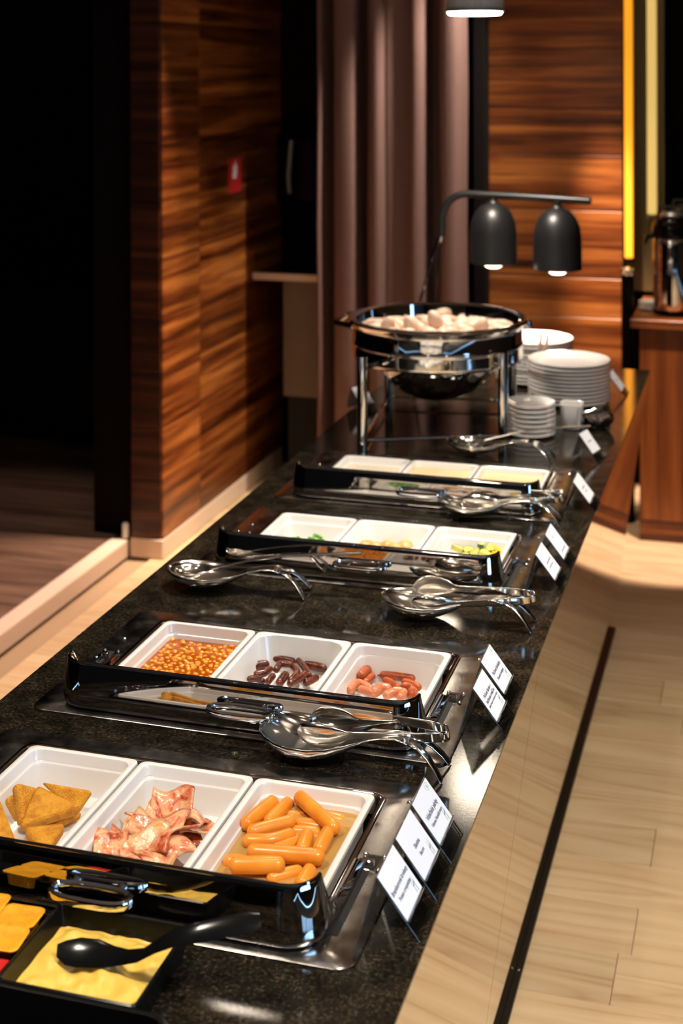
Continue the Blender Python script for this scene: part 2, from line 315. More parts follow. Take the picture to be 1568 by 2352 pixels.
class G:
    def __init__(s): s.v = []; s.f = []; s.uv = None
    def add(s, vs_, fs_):
        o = len(s.v); s.v += [tuple(p) for p in vs_]; s.f += [tuple(i + o for i in f) for f in fs_]; return s
    def box(s, c, d, bev=0.0):
        if bev <= 0:
            x, y, z = (k / 2 for k in d)
            vs_ = [(c[0] + a * x, c[1] + b * y, c[2] + e * z) for a in (-1, 1) for b in (-1, 1) for e in (-1, 1)]
            return s.add(vs_, [(0, 1, 3, 2), (4, 6, 7, 5), (0, 4, 5, 1), (2, 3, 7, 6), (0, 2, 6, 4), (1, 5, 7, 3)])
        loops = []
        b = min(bev, min(d) / 2.01)
        for z, ins in ((-d[2] / 2, b), (-d[2] / 2 + b, 0), (d[2] / 2 - b, 0), (d[2] / 2, b)):
            loops.append([(x, y, c[2] + z) for x, y in rrect(c[0], c[1], d[0] - 2 * ins, d[1] - 2 * ins, b if ins == 0 else b * 0.5, 2)])
        return s.loft(loops, True, True)
    def bx(s, x0, x1, y0, y1, z0, z1, bev=0.0):
        return s.box(((x0 + x1) / 2, (y0 + y1) / 2, (z0 + z1) / 2), (x1 - x0, y1 - y0, z1 - z0), bev)
    def loft(s, loops, cap0=False, cap1=False, closed=True):
        n = len(loops[0]); vs_ = [p for l in loops for p in l]; fs_ = []
        for i in range(len(loops) - 1):
            for j in range(n if closed else n - 1):
                k = (j + 1) % n
                fs_.append((i * n + j, i * n + k, (i + 1) * n + k, (i + 1) * n + j))
        if cap0: fs_.append(tuple(reversed(range(n))))
        if cap1: fs_.append(tuple(range((len(loops) - 1) * n, len(loops) * n)))
        return s.add(vs_, fs_)
    def lathe(s, prof, n=32, c=(0, 0, 0), cap0=False, cap1=False):
        loops = [[(c[0] + r * math.cos(2 * PI * k / n), c[1] + r * math.sin(2 * PI * k / n), c[2] + z) for k in range(n)] for r, z in prof]
        return s.loft(loops, cap0, cap1)
    def tube(s, pts, rad, n=8, cap=True, flat=1.0, up=None):
        pts = [Vector(p) for p in pts]; m = len(pts)
        rad = [rad] * m if not isinstance(rad, (list, tuple)) else rad
        loops = []; ref = Vector(up) if up else None
        for i, p in enumerate(pts):
            t = (pts[min(i + 1, m - 1)] - pts[max(i - 1, 0)]).normalized()
            if ref is None: ref = Vector((0, 0, 1)) if abs(t.z) < 0.9 else Vector((1, 0, 0))
            a = t.cross(ref)
            if a.length < 1e-6: a = t.cross(Vector((0.3, 0.9, 0.2)))
            a.normalize(); b = a.cross(t).normalized(); ref = b
            loops.append([tuple(p + a * rad[i] * math.cos(2 * PI * k / n) + b * rad[i] * flat * math.sin(2 * PI * k / n)) for k in range(n)])
        return s.loft(loops, cap, cap)
    def capsule(s, pts, r, n=12, rings=4, taper=0.92):
        pts = [Vector(p) for p in pts]
        # resample with a smooth curve
        if len(pts) == 2: pts = [pts[0], (pts[0] + pts[1]) / 2, pts[1]]
        cr = []
        ext = [pts[0] * 2 - pts[1]] + pts + [pts[-1] * 2 - pts[-2]]
        for i in range(1, len(ext) - 2):
            for k in range(5):
                t = k / 5.0; a, b, c, d = ext[i - 1], ext[i], ext[i + 1], ext[i + 2]
                cr.append(0.5 * ((2 * b) + (c - a) * t + (2 * a - 5 * b + 4 * c - d) * t * t + (3 * b - a - 3 * c + d) * t ** 3))
        cr.append(pts[-1])
        t0 = (cr[0] - cr[1]).normalized(); t1 = (cr[-1] - cr[-2]).normalized()
        P = []; Rd = []
        for k in range(rings):
            a = PI / 2 * (1 - k / rings); P.append(cr[0] + t0 * r * (math.sin(a) - 0.6)); Rd.append(max(r * math.cos(a), r * 0.12))
        L = len(cr)
        for i, p in enumerate(cr):
            if 0 < i < L - 1: P.append(p); Rd.append(r * (taper + (1 - taper) * math.sin(PI * i / (L - 1))))
        for k in range(rings):
            a = PI / 2 * ((k + 1) / rings); P.append(cr[-1] + t1 * r * (math.sin(a) - 0.6)); Rd.append(max(r * math.cos(a), r * 0.12))
        return s.tube(P, Rd, n)
    def build(s, name, mat, parent=None, origin=None, smooth=True, angle=40, solid=0.0, weld=False):
        o = Vector(origin) if origin is not None else (Vector((0, 0, 0)))
        me = bpy.data.meshes.new(name)
        me.from_pydata([(p[0] - o.x, p[1] - o.y, p[2] - o.z) for p in s.v], [], s.f)
        bm = bmesh.new(); bm.from_mesh(me)
        if weld: bmesh.ops.remove_doubles(bm, verts=bm.verts, dist=1e-5)
        bmesh.ops.recalc_face_normals(bm, faces=bm.faces); bm.to_mesh(me); bm.free()
        if smooth:
            me.polygons.foreach_set('use_smooth', [True] * len(me.polygons)); me.set_sharp_from_angle(angle=math.radians(angle))
        me.materials.append(mat)
        ob = bpy.data.objects.new(name, me); COL.objects.link(ob)
        ob.location = o
        if parent is not None:
            ob.parent = parent
            ob.location = o - Vector(parent.get('_w', (0, 0, 0)))
        if solid:
            md = ob.modifiers.new('solid', 'SOLIDIFY'); md.thickness = solid; md.offset = 0
        return ob

def tag(o, label, cat, group=None, kind=None):
    if label: o['label'] = label
    if cat: o['category'] = cat
    if group: o['group'] = group
    if kind: o['kind'] = kind
    return o

def thing(name, label, cat, loc=(0, 0, 0), group=None, rot=None):
    """Empty at the base of a thing; parts are given in world coordinates unless rot is used (then in local ones)"""
    o = bpy.data.objects.new(name, None); COL.objects.link(o); o.empty_display_size = 0.05
    o.location = loc
    if rot is not None:
        o.rotation_euler = rot; o['_w'] = (0.0, 0.0, 0.0)
    else:
        o['_w'] = tuple(float(k) for k in loc)
    tag(o, label, cat, group); return o

def struct(name, g, mat, **kw):
    o = g.build(name, mat, smooth=kw.pop('smooth', False), **kw); o['kind'] = 'structure'; return o

def piece(parent, mesh, name, loc, scale=(1, 1, 1), rot=None):
    o = bpy.data.objects.new(name, mesh); COL.objects.link(o); o.parent = parent
    o.location = Vector(loc) - Vector(parent.get('_w', (0, 0, 0))); o.scale = scale
    if rot: o.rotation_euler = rot
    return o

def dup(root, loc, label, group=None, rotz=None):
    r = root.copy(); COL.objects.link(r); r.location = loc
    if rotz is not None: r.rotation_euler = (r.rotation_euler[0], r.rotation_euler[1], rotz)
    r['label'] = label
    if group: r['group'] = group
    for ch in list(root.children):
        c = ch.copy(); COL.objects.link(c); c.parent = r
        for g2 in ch.children:
            d = g2.copy(); COL.objects.link(d); d.parent = c
    return r

# ================================================================== ROOM
XL, XR, YF, YB, ZC = -4.2, 3.2, -2.5, 7.3, 3.0
fl = struct('floor', G().bx(XL, XR, YF, YB, -0.06, -0.012), M['subfloor'])
fl['_w'] = (0.0, 0.0, 0.0)
pm = {}
def plank_mesh(L, W):
    k = (round(L, 3), round(W, 3))
    if k not in pm:
        g = G().box((0, 0, -0.006), (L - 0.0012, W - 0.0012, 0.012), 0.0010)
        o = g.build('plank', M['oak'], smooth=False); pm[k] = o.data; bpy.data.objects.remove(o)
    return pm[k]
PW = 0.178; row = 0; y = 0.20
while y < 7.1:
    off = R.choice((0.0, 0.43, 0.81, 1.14)) + R.uniform(0, 0.1)
    x = -1.9 + 0.0
    first = True
    while x < 2.7:
        L = off + 0.15 if first else 1.38
        first = False
        L = min(L, 2.7 - x)
        if L > 0.1:
            if row < 40: piece(fl, plank_mesh(L, PW), 'plank', (x + L / 2, y, 0.0))
        x += L
    y += PW; row += 1
ceiling = struct('ceiling', G().bx(XL, XR, YF, YB, ZC, ZC + 0.1), M['ceil'])
for where, x, y, aim, watts, colr, cone, bl in SPOTS:
    t = thing('ceiling_downlight', 'recessed ceiling downlight ' + where, 'light', (x, y, ZC), 'recessed ceiling downlights')
    G().lathe([(.040, -.0005), (.066, -.0005), (.068, -.006), (.060, -.010), (.044, -.008), (.040, -.0005)], 28, (x, y, ZC)).build('trim_ring', M['grey'], t, (x, y, ZC))
    G().lathe([(.043, -.004), (.001, -.0041)], 24, (x, y, ZC), cap1=True).build('lens', M['lens'], t, (x, y, ZC))
    lamp('SPOT', 'downlight', (x, y, ZC - 0.03), watts, colr, aim, 0.035, cone, bl, t)
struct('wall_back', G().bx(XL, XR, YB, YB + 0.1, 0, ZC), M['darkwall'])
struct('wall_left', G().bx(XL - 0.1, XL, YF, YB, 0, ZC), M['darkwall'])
struct('wall_front', G().bx(XL, XR, YF - 0.1, YF, 0, ZC), M['wallpaint'])
wr = G().bx(XR, XR + 0.12, YF, YB, 0, 0.5).bx(XR, XR + 0.12, YF, YB, 2.6, ZC).bx(XR, XR + 0.12, YF, -1.5, 0.5, 2.6).bx(XR, XR + 0.12, 1.3, YB, 0.5, 2.6)
struct('wall_right', wr, M['wallpaint'])
W0, W1, Z0, Z1 = -1.5, 1.3, 0.5, 2.6
win = struct('window_1', G().bx(XR, XR + 0.1, W0, W0 + .06, Z0, Z1).bx(XR, XR + 0.1, W1 - .06, W1, Z0, Z1).bx(XR, XR + 0.1, W0 + .06, W1 - .06, Z0, Z0 + .06)
             .bx(XR, XR + 0.1, W0 + .06, W1 - .06, Z1 - .06, Z1).bx(XR + 0.02, XR + 0.08, -0.13, -0.07, Z0 + .06, Z1 - .06), M['darkwall'])
G().bx(XR + 0.045, XR + 0.05, W0 + .06, -0.13, Z0 + .06, Z1 - .06).build('pane', M['glass'], win, smooth=False)
G().bx(XR + 0.045, XR + 0.05, -0.07, W1 - .06, Z0 + .06, Z1 - .06).build('pane', M['glass'], win, smooth=False)

# wood panelled wall facing the camera at the far end
def wood_wall(name, x0, x1, y, zs, mat):
    w = struct(name, G().bx(x0, x1, y, y + 0.10, 0, ZC), M['void']); w['_w'] = (0.0, 0.0, 0.0)
    for a, b in zip(zs[:-1], zs[1:]):
        g = G().box((0, 0, 0), (x1 - x0 - 0.004, 0.02, b - a - 0.003), 0.0015)
        g.build('panel', mat, w, smooth=False).location = ((x0 + x1) / 2, y - 0.010, (a + b) / 2)
    return w
far = wood_wall('wall_far', -0.86, -0.222, 6.32, [0, 0.32, 0.58, 0.80, 0.97, 1.26, 1.50, 1.70, 1.96, 2.2, 2.6, 3.0], M['walnut_x'])
# side wall (timber-clad end of a partition), grain running away from the camera
sw = struct('wall_side', G().bx(-1.97, -1.87, 5.16, 6.55, 0.075, ZC), M['void']); sw['_w'] = (0.0, 0.0, 0.0)
zs = [0.076, 0.30, 0.50, 0.71, 0.92, 1.15, 1.37, 1.60, 1.83, 2.06, 2.4, 3.0]
for a, b in zip(zs[:-1], zs[1:]):
    for ya, yb in ((5.14, 5.52), (5.522, 6.55)):
        G().box((0, 0, 0), (0.02, yb - ya - 0.002, b - a - 0.0025), 0.0012).build('panel', M['walnut_y'], sw, smooth=False).location = (-1.86, (ya + yb) / 2, (a + b) / 2)
    G().box((0, 0, 0), (0.12, 0.02, b - a - 0.0025), 0.0012).build('panel', M['walnut_shaded'], sw, smooth=False).location = (-1.92, 5.145, (a + b) / 2)
struct('baseboard_side', G().bx(-1.985, -1.848, 5.13, 6.55, 0.0, 0.075, 0.004), M['cream'])
# raised dark floor behind the passage, with its cream riser
pf = struct('platform_floor', G().bx(XL, -2.06, 0.2, YB, 0.0, 0.05), M['subfloor']); pf['_w'] = (0.0, 0.0, 0.0)
yy = 0.2
bm_ = G().box((0, 0, 0), (2.14, 0.196, 0.016), 0.002).build('plank', M['platform'], smooth=False); bmm = bm_.data; bpy.data.objects.remove(bm_)
while yy < 7.2:
    piece(pf, bmm, 'plank', (-3.13, yy + 0.1, 0.058)); yy += 0.2
struct('trim_1', G().bx(-2.06, -1.99, 0.2, 5.13, 0.0, 0.068, 0.004), M['cream'])
# dark return next to the partition + dark corner
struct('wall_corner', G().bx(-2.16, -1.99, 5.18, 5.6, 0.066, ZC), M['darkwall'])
g = G().lathe([(0.0, 0), (0.011, 0.0), (0.013, 0.004), (0.013, 0.05), (0.009, 0.056), (0, 0.057)], 14, (-2.005, 5.135, 0.072))
o = g.build('door_stop', M['cup'], origin=(-2.005, 5.135, 0.072)); tag(o, 'small white door stop on the floor at the foot of the dark corner', 'door stop')
# low dark sideboard on the platform
sb = thing('sideboard', 'low black sideboard in the dark area behind the passage', 'sideboard', (-3.0, 6.6, 0.066))
G().bx(-3.7, -2.25, 6.35, 6.9, 0.10, 0.78, 0.004).build('body', M['black'], sb, (-3.0, 6.6, 0.1))
G().bx(-3.74, -2.22, 6.33, 6.92, 0.782, 0.81, 0.004).build('top', M['black'], sb, (-3.0, 6.6, 0.78))
for xx in (-3.6, -2.35): G().bx(xx - .03, xx + .03, 6.4, 6.46, 0.066, 0.10).build('foot', M['black'], sb, (xx, 6.4, .066), smooth=False)
# red sign on the side wall
sg = thing('fire_sign', 'small square red sign with white flame mark on the dark timber wall', 'sign', (-1.849, 5.92, 1.34))
G().box((-1.8475, 5.92, 1.413), (0.003, 0.145, 0.15), 0.001).build('board', M['red'], sg, (-1.8475, 5.92, 1.413), smooth=False)
fl_pts = [(-.030, -.01), (-.022, .022), (-.026, .045), (-.008, .030), (.006, .062), (.016, .035), (.030, .04), (.026, .0), (.012, -.02), (-.014, -.02)]
G().add([(-1.8455, 5.915 + a, 1.42 + b) for a, b in fl_pts], [tuple(range(len(fl_pts)))]).build('flame_mark', M['paper'], sg, (-1.8455, 5.915, 1.42), smooth=False)

# console behind the curtain edge
cs = thing('console_table', 'dark console table with pale front edge beside the curtain', 'table', (-1.55, 6.25, 0))
G().bx(-1.845, -1.52, 6.145, 6.50, 0.938, 0.962, 0.006).build('top', M['black'], cs, (-1.55, 6.25, .94))
G().bx(-1.845, -1.52, 6.13, 6.145, 0.93, 0.962, 0.003).build('front_edge', M['cream'], cs, (-1.55, 6.08, .94))
G().bx(-1.71, -1.52, 6.16, 6.19, 0.41, 0.93, 0.003).build('front_panel', M['panelgrey'], cs, (-1.55, 6.18, .67))
G().bx(-1.70, -1.52, 6.20, 6.48, 0.0, 0.93).build('carcass', M['void'], cs, (-1.55, 6.3, 0), smooth=False)
dp = thing('wall_dispenser', 'tall black dispenser with grey lit edge on the wall above the console table', 'dispenser', (-1.70, 6.50, 1.25))
G().bx(-1.845, -1.60, 6.46, 6.54, 1.24, 1.58, 0.02).build('housing', M['black'], dp, (-1.72, 6.5, 1.25))
G().tube([(-1.775, 6.45, 1.29), (-1.78, 6.445, 1.36), (-1.772, 6.445, 1.46), (-1.766, 6.45, 1.54)], [0.011, 0.012, 0.012, 0.010], 8).build('lever', M['grey'], dp, (-1.775, 6.45, 1.3))
struct('wall_niche', G().bx(-1.86, -0.86, 6.55, 6.62, 0, ZC), M['darkwall'])

# curtain
def curtain():
    """pleats: flat lit fronts with deep recesses between them (x, y across the curtain)"""
    K = [(-1.504, 6.03), (-1.492, 5.985), (-1.479, 5.99), (-1.468, 6.12), (-1.431, 6.14), (-1.423, 6.02), (-1.406, 5.985), (-1.364, 5.972), (-1.331, 5.98), (-1.320, 6.02), (-1.314, 6.13), (-1.277, 6.14),
         (-1.271, 6.02), (-1.252, 5.975), (-1.222, 5.963), (-1.202, 5.98), (-1.197, 6.012), (-1.181, 6.008), (-1.124, 6.012), (-1.095, 6.02), (-1.083, 5.99), (-1.060, 5.970), (-1.033, 5.98), (-1.020, 6.02),
         (-1.014, 6.13), (-0.960, 6.14), (-0.952, 6.01), (-0.934, 5.975), (-0.893, 5.965), (-0.868, 5.985), (-0.860, 6.02), (-0.856, 6.10)]
    P = []
    E_ = [K[0]] + K + [K[-1]]
    for i in range(1, len(E_) - 2):
        a, b, c, d = (Vector(q) for q in E_[i - 1:i + 3])
        for k in range(6):
            t = k / 6.0
            P.append(0.5 * ((2 * b) + (c - a) * t + (2 * a - 5 * b + 4 * c - d) * t * t + (3 * b - a - 3 * c + d) * t ** 3))
    P.append(Vector(K[-1]))
    g = G(); loops = []
    for z, k, w in ((0.03, 1.08, .004), (0.6, 1.03, -.003), (1.2, 1.0, .003), (1.8, 0.98, -.003), (2.4, 0.96, .002), (2.96, 0.92, 0)):
        loops.append([(p.x + w * math.sin(31 * p.x), 6.03 + (p.y - 6.03) * k, z) for p in P])
    return g.loft(loops, closed=False)
o = curtain().build('curtain', M['curtain'], origin=(-1.18, 6.03, 0.03), solid=0.003, angle=80)
tag(o, 'long mauve brown curtain hanging in deep folds beside the walnut wall', 'curtain')
struct('dark_strip', G().bx(-0.848, -0.80, 6.20, 6.31, 0, ZC), M['darkwall'])  # narrow dark strip between curtain and walnut wall

# amber light strip by the walnut wall; its reflection is a glowing bar
ls = thing('amber_light_strip', 'glowing amber vertical light strip at the edge of the walnut wall', 'light', (-0.195, 6.30, 1.06))
G().box((-0.197, 6.305, 1.99), (0.036, 0.02, 1.86), 0.006).build('glow_bar', M['led'], ls, (-0.197, 6.305, 1.06))
G().bx(-0.2185, -0.1755, 6.318, 6.35, 1.04, 2.95).build('channel', M['blackmetal'], ls, (-0.197, 6.33, 1.04), smooth=False)
l2 = thing('pale_strip_reflection', 'pale yellow vertical reflection right of the amber light strip', 'light', (-0.11, 6.42, 1.24))
G().box((-0.108, 6.415, 2.10), (0.040, 0.02, 1.72), 0.006).build('glow_bar', M['led_reflection'], l2, (-0.108, 6.415, 1.24))
G().bx(-0.135, -0.08, 6.428, 6.46, 1.22, 2.98).build('channel', M['brass'], l2, (-0.108, 6.44, 1.22), smooth=False)
struct('trim_3', G().bx(-0.222, -0.06, 6.465, 6.50, 0.9, ZC), M['brass'])
struct('wall_recess', G().bx(-0.222, 1.9, 6.66, 6.72, 0, ZC), M['darkwall'])

# ================================================================== COUNTER
ZT = 0.875
ct = thing('buffet_counter', 'long buffet counter with speckled black granite top and bronze mirror front', 'counter', (-0.4, 2.6, 0))
ST = [1.944, 2.445, 3.107, 3.608]
XC = -0.405
# worktop with openings for the warmers
xs = [-0.806, XC - 0.272, XC + 0.272, -0.0135]
ys = [0.55]
for b in ST: ys += [b - 0.340, b + 0.006]
ys += [4.925]
g = G()
for i in range(3):
    for j in range(len(ys) - 1):
        if i == 1 and j % 2 == 1: continue
        vs_ = [(xs[i], ys[j]), (xs[i + 1], ys[j]), (xs[i + 1], ys[j + 1]), (xs[i], ys[j + 1])]
        for z in (ZT, ZT - 0.03):
            g.add([(a, b, z) for a, b in vs_], [(0, 1, 2, 3)])
def strip(pts, z0=ZT - 0.03, z1=ZT):
    n = len(pts)
    g.add([(a, b, z) for z in (z0, z1) for a, b in pts], [(k, (k + 1) % n, n + (k + 1) % n, n + k) for k in range(n)])
for i in range(3): strip([(xs[i], ys[0]), (xs[i + 1], ys[0])]); strip([(xs[i], ys[-1]), (xs[i + 1], ys[-1])])
strip([(xs[0], ys[0]), (xs[0], ys[-1])]); strip([(xs[3], ys[0]), (xs[3], ys[-1])])
for b in ST: strip([(xs[1], b - 0.340), (xs[2], b - 0.340), (xs[2], b + 0.006), (xs[1], b + 0.006)])
g.build('worktop', M['granite'], ct, (-0.4, 2.6, ZT), smooth=False, weld=True)
# mirror panels of the sloping front
def mirror(y0, y1):
    k = 0.125
    pts = [(-0.0012, y0, 0.8705), (-0.0012, y1, 0.8705), (-0.0035 - k, y1, 0.002), (-0.0035 - k, y0, 0.002)]
    back = [(x - 0.006, y, z) for x, y, z in pts]
    return G().add(pts + back, [(0, 1, 2, 3), (7, 6, 5, 4), (0, 4, 5, 1), (1, 5, 6, 2), (2, 6, 7, 3), (3, 7, 4, 0)])
for a, b in ((0.55, 1.36), (1.3625, 2.53), (2.5325, 3.64), (3.6425, 4.92)):
    mirror(a, b).build('mirror_panel', M['mirror'], ct, (-0.06, (a + b) / 2, 0.4), smooth=False)
G().bx(-0.0137, -0.0002, 0.551, 4.924, 0.8707, 0.8750).build('edge_nosing', M['granite'], ct, (-0.4, 2.6, ZT), smooth=False)
sk = G().bx(-0.128, -0.114, 0.55, 4.915, 0.001, 0.012, 0.002).build('skirting_strip', M['grey'], ct, (-0.12, 2.6, 0.0)); sk.data.materials[0] = plain('dark_bronze_strip', (0.045, 0.036, 0.024), 0.35, 0.7)
for yv in (2.02, 3.0, 4.1):
    G().lathe([(0, .003), (.003, .0022), (.0036, 0)], 8, (-0.121, yv, 0.012)).build('screw', M['chrome'], ct, (-0.121, yv, 0.012))
G().bx(-0.79, -0.775, 0.56, 4.91, 0.0, 0.844).build('side_panel', M['void'], ct, (-0.78, 2.6, 0), smooth=False)
G().add([(-0.775, 4.905, 0.0), (-0.15, 4.905, 0.0), (-0.03, 4.905, 0.84), (-0.775, 4.905, 0.84), (-0.775, 4.89, 0.0), (-0.15, 4.89, 0.0), (-0.03, 4.89, 0.84), (-0.775, 4.89, 0.84)],
        [(0, 1, 2, 3), (7, 6, 5, 4), (0, 4, 5, 1), (1, 5, 6, 2), (2, 6, 7, 3), (3, 7, 4, 0)]).build('end_panel', M['void'], ct, (-0.4, 4.9, 0), smooth=False)
G().bx(-0.775, -0.16, 0.56, 4.89, 0.78, 0.79).build('inner_shelf', M['void'], ct, (-0.4, 2.6, 0.78), smooth=False)

# ================================================================== FOOD WARMERS
def sect_path(hw, y_front, r, y_end, n=7):
    """plan of the opened cover: arm - rounded corner - front - rounded corner - arm, outward normals"""
    pts = []
    A = [(y_end, 0.0), (y_front + r + .07, 0.03), (y_front + r + .035, 0.22), (y_front + r + .014, 0.70)]
    for yy_, kk in A: pts.append((-hw, yy_, -1, 0, kk))
    for k in range(n + 1):
        a = PI + PI / 2 * k / n
        pts.append((-hw + r + r * math.cos(a), y_front + r + r * math.sin(a), math.cos(a), math.sin(a), 1.0))
    for k in range(n + 1):
        a = 1.5 * PI + PI / 2 * k / n
        pts.append((hw - r + r * math.cos(a), y_front + r + r * math.sin(a), math.cos(a), math.sin(a), 1.0))
    for yy_, kk in reversed(A): pts.append((hw, yy_, 1, 0, kk))
    return pts

def warmer(b, label):
    t = thing('food_warmer', label, 'food warmer', (XC, b - 0.16, ZT), 'food warmers let into the buffet counter')
    zt = 0.879
    o_ = (XC, b - 0.16, ZT)
    # top plate: ring with a rectangular opening
    yc = b - 0.163; w, h = 0.676, 0.430
    outer = [(x, y) for x, y in rrect(XC, yc, w, h, 0.022, 5)]
    iy = b - 0.167
    inner = [(x, y) for x, y in rrect(XC, iy, 0.542, 0.344, 0.015, 5)]
    g = G().loft([[(x, y, ZT) for x, y in outer], [(x, y, zt - 0.001) for x, y in outer], [(x, y, zt) for x, y in rrect(XC, yc, w - .003, h - .003, 0.021, 5)],
                  [(x, y, zt) for x, y in inner], [(x, y, zt - 0.024) for x, y in rrect(XC, iy, 0.540, 0.342, 0.014, 5)]])
    g.build('top_plate', M['plate_steel'], t, o_)
    # raised steel lip round the opening
    g = G().loft([[(x, y, z) for x, y in rrect(XC, iy, 0.552 + k, 0.354 + k, 0.018, 5)] for k, z in ((0.008, zt), (0.007, zt + .003), (0.0, zt + .0042), (-0.007, zt + .003), (-0.008, zt))])
    g.build('lip', M['steel'], t, o_)
    # cover rolled open towards the near side
    yf = b - 0.364
    path = sect_path(0.292, yf, 0.040, b - 0.165)
    def level(ins, ztop, zarm):
        return [(XC - 0.003 + x - nx * ins, y - ny * ins, zarm + (ztop - zarm) * k) for x, y, nx, ny, k in path]
    g = G().loft([level(0.018, 0.8804, 0.8804), level(0.007, 0.8806, 0.8806), level(0.000, 0.8825, 0.8812), level(-0.0035, 0.8865, 0.882), level(-0.0048, 0.8935, 0.8828), level(-0.0038, 0.905, 0.883), level(0.0020, 0.945, 0.8845),
                  level(0.0032, 0.951, 0.8855), level(0.0057, 0.9535, 0.886), level(0.0082, 0.951, 0.8855)], closed=False)
    cov = g.build('cover', M['lid'], t, o_, solid=0.0014, angle=50)
    # rolled bead along the top edge
    bead = G().tube([(x, y - 0.0005, 0.9525) for x, y, nx, ny, k in [(XC - 0.003 + p[0] - p[2] * .004, p[1] - p[3] * .0045, p[2], p[3], p[4]) for p in path if p[4] == 1.0]], 0.0022, 6)
    bead.build('rolled_edge', M['lid'], cov, o_).location = (0, 0, 0)
    # oval chrome handle with two posts
    hx, hz = XC + 0.022, 0.9205
    ring = []
    for k in range(25):
        a = 2 * PI * k / 24
        ring.append((hx + 0.050 * math.copysign(abs(math.cos(a)) ** 0.7, math.cos(a)), yf - 0.0255 + 0.0165 * math.copysign(abs(math.sin(a)) ** 0.8, math.sin(a)), hz + 0.0))
    hd = G().tube(ring, 0.0048, 8, cap=False, flat=1.25).build('handle', M['chrome'], cov, o_); hd.location = (0, 0, 0)
    for sx in (-0.03, 0.03):
        p = G().tube([(hx + sx, yf + 0.001, hz), (hx + sx, yf - 0.012, hz)], [0.007, 0.0055], 10).build('handle_post', M['chrome'], cov, o_); p.location = (0, 0, 0)
    for s in (-1, 1):
        G().bx(XC - .003 + s * .297 - .010, XC - .003 + s * .297 + .010, b - .318, b - .150, zt + .0002, zt + .0006).build('cover_slot', M['void'], t, o_, smooth=False)
    # hinge brackets: slot, block, four screws
    for s in (-1, 1):
        hx_ = XC - 0.003 + s * 0.305
        br = G().bx(hx_ - 0.0145, hx_ + 0.0145, b - 0.176, b - 0.140, zt, zt + 0.0016, 0.0006).build('hinge_plate', M['steel'], t, (hx_, b - .158, zt))
        for q in (br,): pass
        G().bx(hx_ - 0.008, hx_ + 0.008, b - 0.172, b - 0.144, zt + 0.0012, zt + 0.0022).build('slot', M['void'], t, (hx_, b - .158, zt), smooth=False)
        G().bx(hx_ - 0.006, hx_ + 0.006, b - 0.170, b - 0.162, zt + .001, zt + 0.009, 0.001).build('hinge_block', M['steel'], t, (hx_, b - .166, zt))
        for sx in (-1, 1):
            for sy in (-1, 1):
                G().lathe([(0.0036, 0), (0.0034, 0.0012), (0.0022, 0.0026), (0.0004, 0.0031)], 9, (hx_ + sx * 0.0125, b - 0.158 + sy * 0.0165, zt + .0012), cap1=True).build('screw', M['chrome'], t, (hx_ + sx * .0125, b - .158 + sy * .0165, zt))
    for sx, sy in ((-0.312, -0.082), (0.312, 0.004)):
        G().lathe([(0.0042, 0), (0.004, 0.0010), (0.0024, 0.002), (0.0004, 0.0022)], 9, (XC + sx, b + sy, zt), cap1=True).build('screw', M['chrome'], t, (XC + sx, b + sy, zt))
    return t
warmer(ST[0], 'food warmer nearest the front, holding potato triangles, bacon and frankfurters')
warmer(ST[1], 'food warmer holding baked beans and two kinds of small sausages')
warmer(ST[2], 'food warmer holding green vegetables, potatoes and zucchini pieces')
warmer(ST[3], 'food warmer farthest back, in front of the round egg chafer, holding soups')

# porcelain pans
def pan_mesh(rin, ledge):
    L, W, zr = 0.325, 0.1755, 0.0
    lp = []
    def lvl(dw, r, z): lp.append([(x, y, z) for x, y in rrect(0, -L / 2, W - dw, L - dw, r, 6)])
    lvl(0.030, 0.012, -0.062); lvl(0.022, 0.014, -0.014)           # outside body
    lvl(0.010, 0.012, -0.0075); lvl(0.0015, 0.0115, -0.0072); lvl(0.0, 0.012, -0.0040)   # under the rim
    lvl(0.002, 0.011, -0.0010); lvl(0.006, 0.010, 0.0)             # rim top
    ro = rin
    lvl(0.016, ro, 0.0); lvl(0.0195, ro, -0.0012); lvl(0.0215, ro, -0.004)
    if ledge:
        lvl(0.0225, ro, -0.0150); lvl(0.0245, ro, -0.0170); lvl(0.0290, ro, -0.0185); lvl(0.0305, ro, -0.0210)
    lvl(0.036, ro, -0.050); lvl(0.041, ro, -0.0555); lvl(0.052, max(ro - .004, .006), -0.0575)
    g = G().loft(lp, True, True)
    return g
PANS = {}
def pan(b, i, label, rin=0.016, ledge=True):
    x = XC - 0.178 + i * 0.178
    o = pan_mesh(rin, ledge).build('food_pan', M['white'], angle=35)
    for v in o.data.vertices: pass
    o.location = (x, b, 0.8868)
    tag(o, label, 'pan', 'white porcelain pans in the food warmers'); return o
pan(ST[0], 0, 'white porcelain pan with breaded potato triangles')
pan(ST[0], 1, 'white porcelain pan with fried bacon', 0.013)
pan(ST[0], 2, 'white porcelain pan with orange frankfurters in broth')
pan(ST[1], 0, 'white porcelain pan filled with baked beans in sauce')
pan(ST[1], 1, 'white porcelain pan with dark roasted small sausages', 0.030, False)
pan(ST[1], 2, 'white porcelain pan with pale pinkish small sausages')
pan(ST[2], 0, 'white porcelain pan with chopped green beans')
pan(ST[2], 1, 'white porcelain pan with a little roast potato at the bottom', 0.030, False)
pan(ST[2], 2, 'white porcelain pan with zucchini and yellow pepper pieces')
pan(ST[3], 0, 'white porcelain pan of pale soup, leftmost in the farthest warmer')
pan(ST[3], 1, 'white porcelain pan of yellow porridge, middle one in the farthest warmer')
pan(ST[3], 2, 'white porcelain pan of yellow porridge, rightmost in the farthest warmer')

